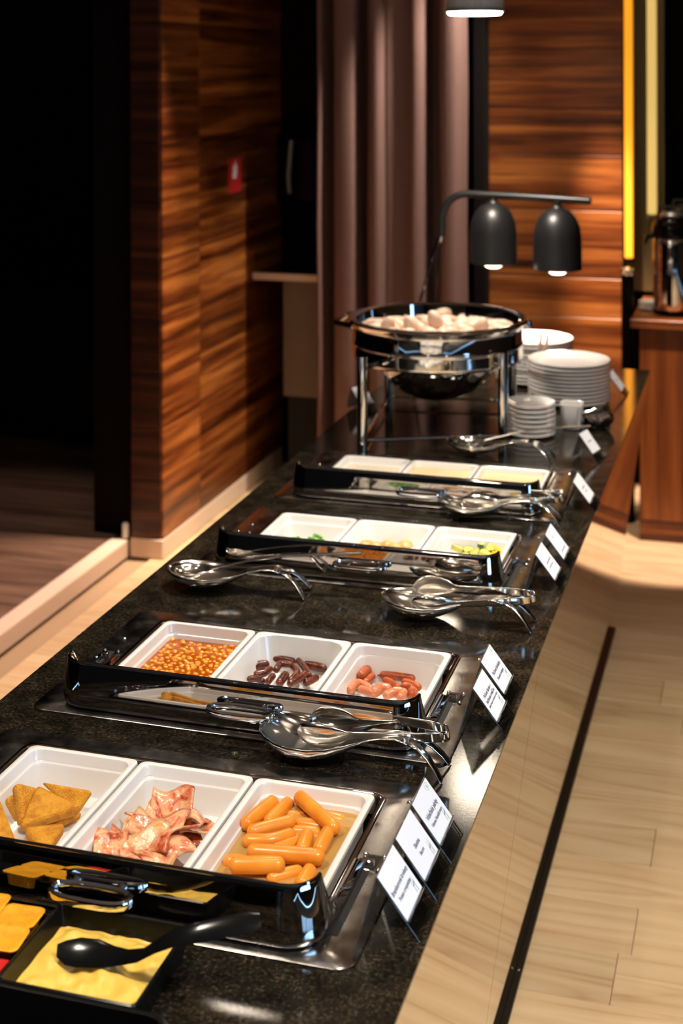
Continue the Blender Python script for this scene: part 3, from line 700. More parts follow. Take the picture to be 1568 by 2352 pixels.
# ------------------------------------------------------------------ food
def liquid(name, b, i, z, mat, label, cat, inset=0.034, r=0.014, bump=0.0, kind=None):
    x = XC - 0.178 + i * 0.178
    W, L = 0.1755 - inset, 0.325 - inset; n = 14
    if bump <= 0:
        g = G().loft([[(a, c, z - 0.004) for a, c in rrect(x, b - 0.1625, W - .003, L - .003, r)], [(a, c, z) for a, c in rrect(x, b - 0.1625, W, L, r)]], True, True)
    else:
        g = G(); rr_ = random.Random(int(z * 1e4)); vs_ = []; 
        for q in range(n + 1):
            for p in range(n + 1):
                vs_.append((x + (p / n - .5) * W, b - 0.1625 + (q / n - .5) * L, z + bump * rr_.uniform(-1, 1) * (0 if p in (0, n) or q in (0, n) else 1)))
        g.add(vs_, [(q * (n + 1) + p, q * (n + 1) + p + 1, (q + 1) * (n + 1) + p + 1, (q + 1) * (n + 1) + p) for q in range(n) for p in range(n)])
    o = g.build(name, mat, origin=(x, b - .16, z)); tag(o, label, cat, None, kind); return o
M['broth'] = broth('clear_broth', (0.62, 0.37, 0.11), 0.62)
liquid('broth', ST[0], 2, 0.8625, M['broth'], 'amber broth round the orange frankfurters', 'broth', 0.030)
liquid('bean_sauce', ST[1], 0, 0.8605, M['sauce'], 'orange tomato sauce under the baked beans', 'sauce', 0.030)
liquid('semolina', ST[3], 0, 0.868, M['cream_soup'], 'pale cream soup in the left pan of the farthest warmer', 'soup', 0.0265, bump=0.0006)
liquid('porridge', ST[3], 1, 0.8735, M['yellow_soup'], 'yellow porridge in the middle pan of the farthest warmer', 'porridge', 0.024, bump=0.0006)
liquid('porridge', ST[3], 2, 0.8738, M['yellow_soup'], 'yellow porridge in the right pan of the farthest warmer', 'porridge', 0.024, bump=0.0006)

def sausage(name, r, pts, mat, label, group, tip=0.0, taper=0.92):
    c = sum((Vector(p) for p in pts), Vector()) / len(pts)
    g = G().capsule(pts, r, 12, 4, taper)
    if tip:
        a, b_ = Vector(pts[0]), Vector(pts[1]); d = (a - b_).normalized(); g.tube([a + d * r * .2, a + d * (r * .6 + tip)], [r * 0.25, r * 0.12], 6)
        a, b_ = Vector(pts[-1]), Vector(pts[-2]); d = (a - b_).normalized(); g.tube([a + d * r * .2, a + d * (r * .6 + tip)], [r * 0.25, r * 0.12], 6)
    o = g.build(name, mat, origin=c); tag(o, label, 'sausage', group); return o
FR = [
 (0.0105,[(-0.2952,1.8407,.872),(-0.2789,1.9121,.872)],'thick frankfurter lying along the left wall at the back of its pan'),
 (0.0095,[(-0.2718,1.8657,.866),(-0.2623,1.927,.866)],'frankfurter half sunk right beside the thick one at the back left'),
 (0.0105,[(-0.2484,1.9302,.874),(-0.1744,1.8616,.874)],'long frankfurter leaning from the back wall down to the right wall'),
 (0.0095,[(-0.2843,1.8292,.870),(-0.2381,1.8718,.870)],'shiny frankfurter slanting below the thick one at the back left'),
 (0.0095,[(-0.2836,1.8091,.869),(-0.2519,1.8183,.869),(-0.2284,1.8423,.869)],'curved frankfurter in the middle left of the broth'),
 (0.0110,[(-0.2647,1.7754,.875),(-0.1715,1.7891,.875)],'longest frankfurter lying crosswise over the others'),
 (0.0110,[(-0.2753,1.7381,.876),(-0.2142,1.7559,.876)],'thick frankfurter at the front left beside the cover edge'),
 (0.0100,[(-0.2091,1.8469,.870),(-0.2042,1.8084,.868)],'frankfurter with rounded end poking up in the middle'),
 (0.0100,[(-0.1839,1.8604,.870),(-0.1837,1.8144,.868)],'frankfurter pointing away along the right wall of its pan'),
 (0.0100,[(-0.1784,1.7645,.871),(-0.1795,1.7295,.870)],'frankfurter at the front right corner of its pan'),
 (0.0090,[(-0.2267,1.7432,.863),(-0.1942,1.7712,.863)],'slim frankfurter half hidden in front of the longest one'),
 (0.0090,[(-0.2443,1.8122,.862),(-0.2187,1.8396,.862)],'half sunk frankfurter under the curved one'),
 (0.0095,[(-0.2356,1.8842,.861),(-0.1953,1.8833,.861)],'half sunk frankfurter under the long leaning one'),
 (0.0085,[(-0.2359,1.8651,.860),(-0.2004,1.8713,.860)],'slim half sunk frankfurter behind the upright rounded end'),
 (0.0090,[(-0.2097,1.919,.857),(-0.1793,1.9149,.857)],'sunken frankfurter at the back right of the broth'),
 (0.0100,[(-0.2934,1.763,.864),(-0.2663,1.7681,.864)],'short frankfurter end behind the thick one at the front left'),
 (0.0090,[(-0.2637,1.9075,.855),(-0.2334,1.9119,.855)],'dark sunken frankfurter under broth at the back wall'),
]
for r, p, l in FR: sausage('frankfurter', r, p, M['frank'], l, 'frankfurters in broth')
DK = [
 (0.0072,[(-0.4658,2.4328,.846),(-0.4445,2.4307,.846),(-0.4204,2.4268,.846)],'dark sausage lying highest against the back wall of its pan'),
 (0.0075,[(-0.4005,2.428,.843),(-0.3831,2.4263,.843),(-0.3611,2.4206,.843)],'dark sausage at the back right reaching the pan wall'),
 (0.0060,[(-0.4107,2.4212,.852),(-0.3971,2.4037,.852),(-0.3821,2.3815,.852),(-0.372,2.3637,.852)],'slim dark sausage slanting across the one at the back right'),
 (0.0062,[(-0.4346,2.369,.852),(-0.4334,2.3918,.854),(-0.4163,2.4008,.852)],'dark sausage bent into an arch in the middle'),
 (0.0080,[(-0.4842,2.3853,.845),(-0.4749,2.3973,.845),(-0.4622,2.4064,.845)],'thick dark sausage at the far left of its pile'),
 (0.0065,[(-0.4679,2.356,.847),(-0.4544,2.3652,.847),(-0.4491,2.3851,.847)],'glossy dark sausage just right of the thick left one'),
 (0.0060,[(-0.4722,2.3341,.847),(-0.4596,2.3391,.847),(-0.4438,2.3321,.847)],'dark sausage at the front left by the cover edge'),
 (0.0062,[(-0.4321,2.3208,.852),(-0.4322,2.3399,.852),(-0.432,2.3489,.852)],'short glossy dark sausage pointing at the cover, left of the fat one'),
 (0.0078,[(-0.4101,2.3173,.854),(-0.4113,2.3397,.854),(-0.411,2.3552,.854)],'fat glossy dark sausage in the front middle'),
 (0.0062,[(-0.3984,2.3405,.85),(-0.3971,2.3665,.85),(-0.3998,2.3814,.85)],'dark wrinkled sausage right of the fat one'),
 (0.0060,[(-0.4167,2.4053,.848),(-0.4049,2.3901,.848),(-0.3979,2.379,.848)],'dark sausage lying under the arch'),
 (0.0068,[(-0.392,2.3151,.856),(-0.3835,2.3352,.856),(-0.3782,2.3624,.856)],'lighter brown sausage lying on top at the front right'),
 (0.0065,[(-0.3743,2.3471,.846),(-0.3681,2.3616,.846),(-0.3617,2.3763,.846)],'dark sausage at the front right by the pan wall'),
]
for i_, (r, p, l) in enumerate(DK): sausage('roast_sausage', r, p, M['dark'], l, 'dark roasted sausages')
PL = [
 (0.0082,[(-0.2904,2.3967,.848),(-0.2883,2.4207,.848),(-0.2853,2.4454-.012,.846)],0,'b','plump sausage standing out at the back left of its pan'),
 (0.0070,[(-0.2802,2.3912,.84),(-0.2781,2.4072,.84),(-0.276,2.4234,.84)],0,'b','sausage tucked behind the plump back left one'),
 (0.0072,[(-0.2608,2.4241,.842),(-0.2379,2.4282,.842),(-0.2035,2.4291,.842)],.003,'b','long sausage with pointed ends lying along the back'),
 (0.0068,[(-0.2491,2.4044,.843),(-0.2347,2.3946,.843),(-0.2189,2.379,.843)],0,'b','sausage slanting in front of the long pointed one'),
 (0.0068,[(-0.2186,2.4117,.841),(-0.2058,2.4078,.841),(-0.1859,2.3959,.841)],0,'b','sausage at the right below the end of the long one'),
 (0.0070,[(-0.2132,2.3858,.845),(-0.2034,2.3849,.845),(-0.1929,2.3767,.845)],0,'b','short sausage at the right behind the end-on one'),
 (0.0090,[(-0.1902,2.3482,.848),(-0.1892,2.3657,.848)],0,'b','sausage seen end-on at the right wall of its pan'),
 (0.0075,[(-0.2937,2.3402,.846),(-0.2924,2.3617,.846),(-0.2894,2.3739,.846)],0,'p','pale sausage at the far left by the cover edge'),
 (0.0065,[(-0.294,2.3862,.842),(-0.279,2.3791,.842),(-0.2622,2.3651,.842)],0,'p','pale sausage slanting right from the left wall'),
 (0.0068,[(-0.2779,2.3486,.848),(-0.2658,2.3434,.848),(-0.2525,2.3375,.848)],0,'p','pale orange sausage lying before the slanting left one'),
 (0.0095,[(-0.2525,2.3375,.848),(-0.2437,2.3598,.848),(-0.2287,2.3591,.848)],0,'p','fat pale pink sausage in the middle of its pan'),
 (0.0075,[(-0.2282,2.3252,.852),(-0.2199,2.3374,.852),(-0.2126,2.3419,.852)],0,'p','pale sausage in the front middle by the cover edge'),
 (0.0062,[(-0.2249,2.365,.845),(-0.2135,2.3658,.845),(-0.2019,2.3618,.845)],0,'p','slim pale sausage right of the fat pink one'),
 (0.0068,[(-0.2026,2.323,.852),(-0.2014,2.339,.852),(-0.2011,2.3501,.852)],0,'p','pale sausage standing at the front right'),
]
for r, p, tp, mm, l in PL: sausage('small_sausage', r, p, M['brown'] if mm == 'b' else M['pale'], l, 'small pinkish sausages', tp)

# baked beans
def bean_mesh():
    g = G(); loops = []
    n = 8
    for k, (t, r) in enumerate(((-1, .12), (-.85, .55), (-.45, .92), (0, 1.0), (.45, .92), (.85, .55), (1, .12))):
        bend = 0.0012 * (1 - t * t)
        loops.append([(t * .0054, bend + r * .0040 * math.cos(2 * PI * q / n), r * .0034 * math.sin(2 * PI * q / n)) for q in range(n)])
    return g.loft(loops, True, True)
b0 = bean_mesh().build('baked_bean', M['bean']); beanm = b0.data; bpy.data.objects.remove(b0)
cnt = 0
bx0 = XC - 0.178
jj = 0
yb_ = ST[1] - 0.0255
while cnt < 292:
    xi = bx0 - 0.066 + (0.004 if jj % 2 else 0)
    while xi < bx0 + 0.068 and cnt < 292:
        o = bpy.data.objects.new('baked_bean', beanm); COL.objects.link(o)
        o.location = (xi + R.uniform(-.0032, .0032), yb_ + R.uniform(-.003, .003), 0.8600 + R.uniform(-.0030, .0016))
        o.rotation_euler = (R.uniform(-.4, .4), R.uniform(-.25, .25), R.uniform(0, PI))
        s_ = R.uniform(.85, 1.12); o.scale = (s_, s_, s_)
        tag(o, 'orange baked bean among the others in the tomato sauce', 'bean', 'baked beans in the pan'); cnt += 1
        xi += 0.0116
    yb_ -= 0.0092; jj += 1
g = G()
while yb_ > ST[1] - 0.30:
    for k in range(14):
        a = R.uniform(0, PI); cx_, cy_ = bx0 - .064 + k * .0098, yb_ + R.uniform(-.002, .002)
        g.add([(cx_ + v.co.x * math.cos(a) - v.co.y * math.sin(a), cy_ + v.co.x * math.sin(a) + v.co.y * math.cos(a), .8605 + v.co.z) for v in beanm.vertices], [tuple(p.vertices) for p in beanm.polygons])
    yb_ -= .0085
o = g.build('bean_mass', M['bean'], origin=(bx0, ST[1] - .28, .86)); tag(o, 'mass of baked beans at the front of the bean pan under the cover', 'beans', None, 'stuff')

# breaded potato triangles
def tri_mesh(a, b, c, th):
    a, b, c = Vector(a), Vector(b), Vector(c); nrm = (b - a).cross(c - a).normalized()
    if nrm.z < 0: nrm = -nrm; b, c = c, b
    cen = (a + b + c) / 3
    def ring(ins, off):
        out = []
        P = [a, b, c]
        for i in range(3):
            p0, p, p2 = P[i - 1], P[i], P[(i + 1) % 3]
            for k in range(5):
                t = k / 4.0; e1 = (p0 - p).normalized() * .008; e2 = (p2 - p).normalized() * .008
                q = p + e1 * (1 - t) ** 2 + e2 * t ** 2
                q = q + (cen - q).normalized() * ins + nrm * off
                out.append(tuple(q))
        return out
    g = G().loft([ring(.008, -th), ring(.002, -th * .92), ring(0, -th * .6), ring(0, -th * .3), ring(.002, -th * .06), ring(.009, 0.0)], True, True)
    return g, cen
TR = [
 ([(-0.6083,1.8428,.884),(-0.5345,1.8359,.866),(-0.5976,1.7729,.862)],.016,'largest potato triangle lying flat on top of the others'),
 ([(-0.628,1.8235,.893),(-0.6121,1.8553,.872),(-0.6026,1.7964,.848)],.015,'potato triangle standing on edge left of the largest one'),
 ([(-0.615,1.8635,.876),(-0.5387,1.8757,.868),(-0.5538,1.8522,.842)],.015,'potato triangle leaning on the back wall behind the largest one'),
 ([(-0.6378,1.7894,.887),(-0.5845,1.7397,.862),(-0.628,1.700,.850)],.018,'potato triangle at the left end by the cover edge'),
 ([(-0.5866,1.7640,.867),(-0.5362,1.7895,.867),(-0.533,1.7172,.860)],.016,'potato triangle at the front right below the largest one'),
 ([(-0.6438,1.8179,.872),(-0.6326,1.8394,.872),(-0.6177,1.8104,.845)],.014,'small piece of potato triangle at the far left'),
 ([(-0.630,1.850,.848),(-0.545,1.860,.846),(-0.59,1.79,.846)],.012,'potato triangle under the pile on the pan floor'),
]
for p, th, l in TR:
    g, c = tri_mesh(*p, th); o = g.build('potato_triangle', M['crumb'], origin=c, angle=60); tag(o, l, 'potato triangle', 'breaded potato triangles')

# bacon: crumpled ribbons
def bacon(c, ang, L, W, amp, waves, tilt, seed, name='bacon_slice'):
    rr_ = random.Random(seed); nu, nv = 22, 6; vs_ = []; uvs = []
    ph = rr_.uniform(0, 6); ph2 = rr_.uniform(0, 6)
    for i in range(nu + 1):
        t = i / nu
        for j in range(nv + 1):
            s_ = j / nv - .5
            x = (t - .5) * L * (1 - 0.12 * amp / .01 * .5)
            y_ = s_ * W * (1 + .18 * math.sin(5 * t + ph2)) + .006 * math.sin(7 * t + ph)
            z = .62 * amp * math.sin(waves * 2 * PI * t + ph + s_ * .8) + .22 * amp * math.sin(5 * s_ + 3 * t + ph2) - W * .35 * (s_ ** 2) + s_ * W * math.tan(tilt * .8)
            vs_.append((x, y_, z)); uvs.append((t * 1.6, s_ + .5))
    g = G(); g.add(vs_, [(i * (nv + 1) + j, (i + 1) * (nv + 1) + j, (i + 1) * (nv + 1) + j + 1, i * (nv + 1) + j + 1) for i in range(nu) for j in range(nv)])
    o = g.build(name, M['bacon'], angle=180, solid=0.003)
    lay = o.data.uv_layers.new(name='UVMap')
    for lp in o.data.loops: lay.data[lp.index].uv = uvs[lp.vertex_index]
    o.location = c; o.rotation_euler = (0, 0, ang); return o
BC = [
 ((-0.414,1.868,.868),0.25,.060,.036,.012,1.0,.75,'crisp dark slice of bacon standing up highest at the back'),
 ((-0.436,1.846,.866),1.2,.055,.022,.006,1.0,.5,'golden edge of bacon curling at the back left'),
 ((-0.389,1.860,.862),0.1,.060,.030,.008,1.4,-.3,'pale fatty slice of bacon at the back right'),
 ((-0.380,1.846,.852),1.0,.070,.030,.007,1.2,-.4,'golden fatty slice of bacon along the right wall'),
 ((-0.452,1.812,.852),1.25,.080,.026,.006,1.0,.4,'long golden slice of bacon along the left side'),
 ((-0.415,1.818,.866),0.05,.075,.036,.008,1.4,.35,'folded pink slice of bacon across the middle'),
 ((-0.390,1.798,.866),1.3,.075,.034,.009,1.1,-.55,'pale pink slice of bacon hanging down at the right'),
 ((-0.423,1.776,.864),0.3,.080,.038,.010,1.5,.45,'wavy pink slice of bacon in the front middle'),
 ((-0.381,1.768,.864),0.9,.070,.036,.009,1.2,.2,'red slice of bacon at the front right by the cover'),
 ((-0.454,1.757,.862),0.4,.045,.034,.010,.8,.6,'reddish curl of bacon at the front left corner'),
 ((-0.430,1.740,.858),-.2,.085,.034,.008,1.3,.2,'mottled slice of bacon under the front edge of the cover'),
 ((-0.405,1.835,.845),0.6,.085,.040,.006,1.2,.0,'slice of bacon lying at the bottom of the heap'),
]
for i, (c, a, L, W, am, wv, tl, lb) in enumerate(BC): tag(bacon(c, a, L * 1.05, W * 1.35, am * .85, wv * .72, tl, 40 + i), lb, 'bacon', 'fried bacon slices')

# vegetables of the third warmer
for k in range(26):
    x = -0.640 + R.uniform(0, .085); yv = 3.068 - R.uniform(0, .07); z = .842 + R.uniform(0, .016)
    a = R.uniform(0, PI); d = Vector((math.cos(a), math.sin(a), R.uniform(-.2, .5))) * .013
    p0 = Vector((x, yv, z)); o = G().capsule([p0 - d, p0, p0 + d], .0034, 8, 3).build('green_bean', M['leaf'], origin=p0)
    tag(o, 'cut piece of green bean in the heap in its pan', 'green bean', 'cut green beans')
for k, (x, yv, z) in enumerate([(q[0], q[1], q[2] + .008) for q in [(-.462, 3.062, .838), (-.44, 3.055, .838), (-.418, 3.066, .840), (-.396, 3.058, .840), (-.378, 3.07, .843)]]):
    g = G(); rr_ = random.Random(k)
    g.lathe([(.002, -.008), (.009, -.006), (.0125, 0), (.010, .006), (.003, .009)], 9, (0, 0, 0), True, True)
    for i_ in range(len(g.v)):
        q = g.v[i_]; g.v[i_] = (q[0] * (1.2 + .3 * rr_.random()) + x, q[1] * (1 + .3 * rr_.random()) + yv, q[2] * (.9 + .3 * rr_.random()) + z)
    o = g.build('roast_potato', M['potato'], origin=(x, yv, z), angle=60)
    tag(o, ['roast potato piece at the left of the thin layer', 'roast potato piece second from the left', 'roast potato piece in the middle of the layer', 'roast potato piece right of the middle', 'browned roast potato piece at the right wall'][k], 'potato', 'roast potato pieces')
zl = ['long zucchini wedge at the left of its pan', 'zucchini slice right of the long wedge', 'zucchini slice in the middle of its pan', 'zucchini piece standing upright behind the middle', 'zucchini slice at the front of the row', 'zucchini piece leaning on the yellow pepper', 'zucchini slice at the bottom left']
for k, (x, yv, z, a) in enumerate([(q[0], q[1], q[2] + .006, q[3]) for q in [(-.262, 3.073, .845, .1), (-.240, 3.068, .845, 1.0), (-.222, 3.066, .846, .5), (-.211, 3.078, .855, 1.7), (-.200, 3.058, .846, .3), (-.190, 3.074, .852, 2.1), (-.245, 3.04, .84, .8)]]):
    t = thing('zucchini_piece', zl[k], 'zucchini', (x, yv, z), 'zucchini pieces', (0.5 * math.sin(k * 2.1), 0.35 * math.cos(k * 1.7), a))
    pr = [(.014 * math.cos(PI * q / 8), .014 * math.sin(PI * q / 8)) for q in range(9)]
    G().loft([[(u, v - .005, -.005) for u, v in pr], [(u, v - .005, .005) for u, v in pr]], True, True).build('flesh', M['zucchini'], t)
    G().loft([[(u * s_, v * s_ - .005, zz) for u, v in pr] for s_, zz in ((1.0, -.0053), (1.07, -.0053), (1.07, .0053), (1.0, .0053))], closed=False).build('skin', M['zskin'], t)
for k, (x, yv, z) in enumerate([(-.180, 3.080, .852), (-.176, 3.055, .848)]):
    g = G(); a = [(x + .010 * math.cos(q), yv - .004 + .02 * math.sin(q) * .4, z - .012 + .026 * (q / PI)) for q in (0.2, .8, 1.4, 2.0, 2.6)]
    g.tube(a, [.004, .008, .010, .008, .004], 8, True, .4); o = g.build('pepper_strip', M['pepper'], origin=(x, yv, z))
    tag(o, ['yellow pepper strip standing at the right wall of the zucchini pan', 'yellow pepper strip lying nearer the cover in the zucchini pan'][k], 'pepper')

# ================================================================== SERVING TOOLS
def spoon_rest(loc, rot, label):
    X_ = [0, .006, .018, .036, .060, .088, .114, .136, .154, .172, .192, .212, .230]
    W_ = [.002, .020, .034, .046, .0525, .0505, .042, .031, .021, .0150, .0135, .0150, .0200]
    ZE = [.036, .0355, .0345, .033, .0315, .030, .0305, .033, .036, .0400, .0440, .0455, .0430]
    ZM = [.036, .028, .018, .008, .0030, .0035, .009, .018, .028, .0370, .0425, .0450, .0435]
    nv = 10; loops = []
    for x, w, ze, zm in zip(X_, W_, ZE, ZM):
        loops.append([(x - .075, w * math.sin(PI / 2 * v), zm + (ze - zm) * (abs(v) ** 2.2)) for v in [-1 + 2 * k / nv for k in range(nv + 1)]])
    g = G().loft(loops, closed=False)
    for s in (-1, 1):
        pth = [(.230, .0100, .0433, .0098), (.246, .0135, .0385, .0090), (.260, .0185, .0290, .0085), (.273, .0240, .0150, .0080), (.2815, .0280, .0030, .0080), (.2830, .0290, .0008, .0070)]
        g.loft([[(x - .075, s * (yc_ + k * hw), z) for k in (-1, -.3, .3, 1)] for x, yc_, z, hw in pth], closed=False)
    o = g.build('spoon_rest', M['spoon'], angle=80, solid=0.0018); o.location = loc; o.rotation_euler = rot
    tag(o, label, 'spoon rest', 'steel spoon rests'); return o

def arm_mesh(s):
    # x: distance from spring end, (x, gap, half height, bulge, z)
    st = [(0, .008, .0085, 0, 0), (.02, .0125, .0085, 0, 0), (.06, .0165, .0078, 0, 0), (.10, .0195, .0068, .0005, 0), (.128, .0215, .0060, .001, 0), (.140, .0235, .0075, .002, 0), (.150, .026, .0140, .004, 0),
          (.164, .0275, .0200, .0075, 0), (.182, .028, .0230, .0095, 0), (.198, .0275, .0215, .0085, 0), (.209, .026, .0155, .0055, 0), (.2150, .025, .0065, .002, 0), (.2162, .0248, .001, 0, 0)]
    nv = 8
    return G().loft([[(-x, s * (gp + bu * (1 - v * v)), hh * v) for v in [-1 + 2 * k / nv for k in range(nv + 1)]] for x, gp, hh, bu, z in st], closed=False)
def tongs(loc, rot, label):
    t = thing('serving_tongs', label, 'tongs', loc, 'steel serving tongs', rot)
    for s in (-1, 1): arm_mesh(s).build('arm', M['spoon'], t, solid=0.0014, angle=80)
    pr = [(.009 * math.cos(a), .008 * math.sin(a)) for a in [-PI / 2 + PI * k / 8 for k in range(9)]]
    G().loft([[(x, y, z) for x, y in pr] for z in (-.0088, -.004, .004, .0088)], closed=False).build('spring_band', M['steel'], t, solid=0.0014, angle=80)
    return t
def serving_spoon(loc, rot, label, L=0.30, ladle=False):
    t = thing('serving_spoon', label, 'spoon', loc, None, rot)
    X_ = [0, .005, .016, .032, .050, .066, .078]; W_ = [.002, .014, .024, .030, .028, .018, .007]; D_ = [0, .005, .011, .015, .013, .006, .0]
    nv = 8
    G().loft([[(x, w * math.sin(PI / 2 * v), -d * (1 - v * v)) for v in [-1 + 2 * k / nv for k in range(nv + 1)]] for x, w, d in zip(X_, W_, D_)], closed=False).build('bowl', M['spoon'], t, solid=0.0014, angle=80)
    hp = [(.074, 0, .0), (.10, 0, .006), (.15, 0, .016), (.22, 0, .026), (L, 0, .032)]
    G().tube(hp, [.0045, .0035, .0035, .0045, .005], 8, True, .6).build('handle', M['spoon'], t)
    return t

spoon_rest((-0.272, 2.046, 0.8770), (0, 0, 0.00), 'steel spoon rest with tongs between the bacon warmer and the bean warmer')
tongs((-0.072, 2.064, 0.926), (0.30, -0.05, -0.03), 'steel tongs lying in the spoon rest nearest the front')
spoon_rest((-0.236, 2.618, 0.8770), (0, 0, 0.02), 'steel spoon rest with tongs near the mirrored edge beyond the bean warmer')
tongs((-0.036, 2.634, 0.926), (0.30, -0.05, 0.12), 'steel tongs in the spoon rest beyond the bean warmer')
spoon_rest((-0.678, 2.647, 0.8770), (0, 0, 0.08), 'steel spoon rest with a long spoon at the left edge beyond the bean warmer')
serving_spoon((-0.735, 2.632, 0.912), (0, -0.03, 0.17), 'long steel serving spoon lying in the left spoon rest', 0.37)
spoon_rest((-0.268, 3.222, 0.8805), (0, 0, 0.0), 'steel spoon rest with tongs in front of the soup warmer')
tongs((-0.068, 3.240, 0.930), (0.30, -0.05, 0.05), 'steel tongs in the spoon rest in front of the soup warmer')
spoon_rest((-0.36, 3.742, 0.8770), (0, 0, -0.06), 'steel spoon rest with a ladle in front of the egg chafer')
serving_spoon((-0.405, 3.735, 0.9095), (0, -0.02, 0.27), 'steel ladle lying in the spoon rest in front of the egg chafer', 0.35)

# ================================================================== MUSTARD, PORTION PACKS, TRAY
md = thing('mustard_dish', 'square black dish of yellow mustard with a black spreader', 'dish', (-0.335, 1.46, ZT))
def dish(cx, cy, w, h, z0, z1, flare, th, r=0.006):
    return G().loft([[(x, y, z) for x, y in rrect(cx, cy, w + dw, h + dw, r, 3)] for dw, z in
                     ((-2 * flare, z0), (0, z1), (-2 * th * .5, z1 + .0012), (-2 * th, z1), (-2 * th - 2 * flare * .9, z0 + .006))], True, True)
dish(-0.336, 1.472, 0.166, 0.152, ZT + .0004, 0.911, 0.006, 0.004).build('bowl', M['blackgloss'], md, (-0.336, 1.472, ZT))
def mustard():
    n = 44; vs_ = []; rr_ = random.Random(3)
    for j in range(n + 1):
        for i in range(n + 1):
            u, v = i / n - .5, j / n - .5
            x, y_ = u * .1545, v * .140
            ed = 1 - (max(abs(u), abs(v)) * 2) ** 10
            z = .0035 * math.sin(17 * u + 1.6 * math.sin(9 * v)) * math.cos(11 * v - 5 * u) + .0016 * math.sin(30 * (u + .6 * v) + 2 * math.sin(8 * u))
            z += .008 * math.exp(-((u - .05) ** 2 + (v - .28) ** 2) / .03) - .006 * math.exp(-((u + .2) ** 2 + (v + .02) ** 2) / .008) + .005 * math.exp(-((u + .36) ** 2) / .006)
            z -= .012 * max(0, v - .42) / .08
            vs_.append((-0.336 + x, 1.472 + y_, .8905 + z * ed))
    g = G().add(vs_, [(j * (n + 1) + i, j * (n + 1) + i + 1, (j + 1) * (n + 1) + i + 1, (j + 1) * (n + 1) + i) for j in range(n) for i in range(n)])
    return g
o = mustard().build('mustard', M['mustard'], origin=(-0.336, 1.472, .890), angle=180); tag(o, 'smooth yellow mustard in the square black dish', 'mustard', None, 'stuff')
sp = [(-0.3830, 1.4700, .9015, .006), (-0.374, 1.4735, .9010, .0115), (-0.360, 1.4790, .9005, .0140), (-0.342, 1.4815, .9008, .0135), (-0.322, 1.4790, .9020, .0105), (-0.302, 1.4745, .9050, .0080), (-0.280, 1.4680, .9150, .0072), (-0.258, 1.4640, .9320, .0080),
      (-0.238, 1.4640, .9440, .0090), (-0.210, 1.4720, .9500, .0098), (-0.180, 1.4855, .9540, .0100), (-0.160, 1.4955, .9560, .0100), (-0.1515, 1.5000, .9565, .0070)]
g = G(); lo = []
for i, (x, y_, z, w) in enumerate(sp):
    a = Vector(sp[max(i - 1, 0)][:3]); b_ = Vector(sp[min(i + 1, len(sp) - 1)][:3]); t_ = (b_ - a).normalized(); sd = Vector((0, 0, 1)).cross(t_).normalized(); sd = (sd * .80 + Vector((0, 0, 1)) * .60 * (1 if sd.y > 0 else -1)).normalized(); w *= 1.12; nn = t_.cross(sd)
    c_ = Vector((x, y_, z + .004)); dep = .0025 if i in (1, 2, 3, 4) else 0
    lo.append([tuple(c_ + sd * w * k - nn * 0 + Vector((0, 0, 1)) * (.0016 * h - (dep * (1 - k * k) if h > 0 else dep))) for k, h in ((-1, 0), (-.6, 1), (0, 1), (.6, 1), (1, 0), (.6, -1), (0, -1), (-.6, -1))])
g.loft(lo, True, True); o = g.build('spreader', M['black'], origin=(-0.30, 1.475, .905), angle=60)
tag(o, 'black plastic spreader lying in the mustard', 'spreader')
# black dish holding the portion packs
bd = thing('portion_dish', 'low black dish of foil portion packs left of the mustard', 'dish', (-0.51, 1.48, ZT))
dish(-0.524, 1.470, 0.196, 0.136, ZT + .0004, 0.900, 0.006, 0.004).build('bowl', M['blackgloss'], bd, (-0.52, 1.47, ZT))
def pack(loc, rz, mat, label, tilt=0.0):
    t = thing('portion_pack', label, 'portion pack', loc, 'foil portion packs', (tilt, 0, rz))
    G().loft([[(x, y, z) for x, y in rrect(0, 0, w, h, .007, 4)] for w, h, z in ((.036, .028, -.018), (.042, .034, -.0015), (.0425, .0345, -.001))], True, True).build('tub', M['amber'] if mat is M['amber'] else M['redfoil'], t)
    G().loft([[(x, y, z) for x, y in rrect(0, 0, w, h, .008, 4)] for w, h, z in ((.050, .042, -.0009), (.050, .042, .0002), (.046, .038, .0008), (.043, .035, .0003))], True, True).build('foil_lid', mat, t)
    return t
pack((-0.454, 1.5150, .9075), 0.05, M['amber'], 'amber foil portion pack at the back, behind its neighbour by the mustard')
pack((-0.450, 1.4705, .9085), 0.05, M['amber'], 'amber foil portion pack right beside the mustard dish', .08)
pack((-0.506, 1.528, .9070), 0.1, M['amber'], 'amber foil portion pack cut off by the left picture edge')
pack((-0.448, 1.4250, .9000), 0.05, M['redfoil'], 'red foil portion pack in front of the amber ones')
pack((-0.505, 1.484, .9060), 0.02, M['amber'], 'amber foil portion pack hidden left of the pack by the mustard')
bt = thing('black_tray', 'black tray with raised edge in front of the mustard dish', 'tray', (-0.42, 1.22, ZT))
dish(-0.43, 1.212, 0.470, 0.306, ZT + .0004, 0.932, 0.004, 0.006, 0.022).build('tray_body', M['blackgloss'], bt, (-0.43, 1.212, ZT))

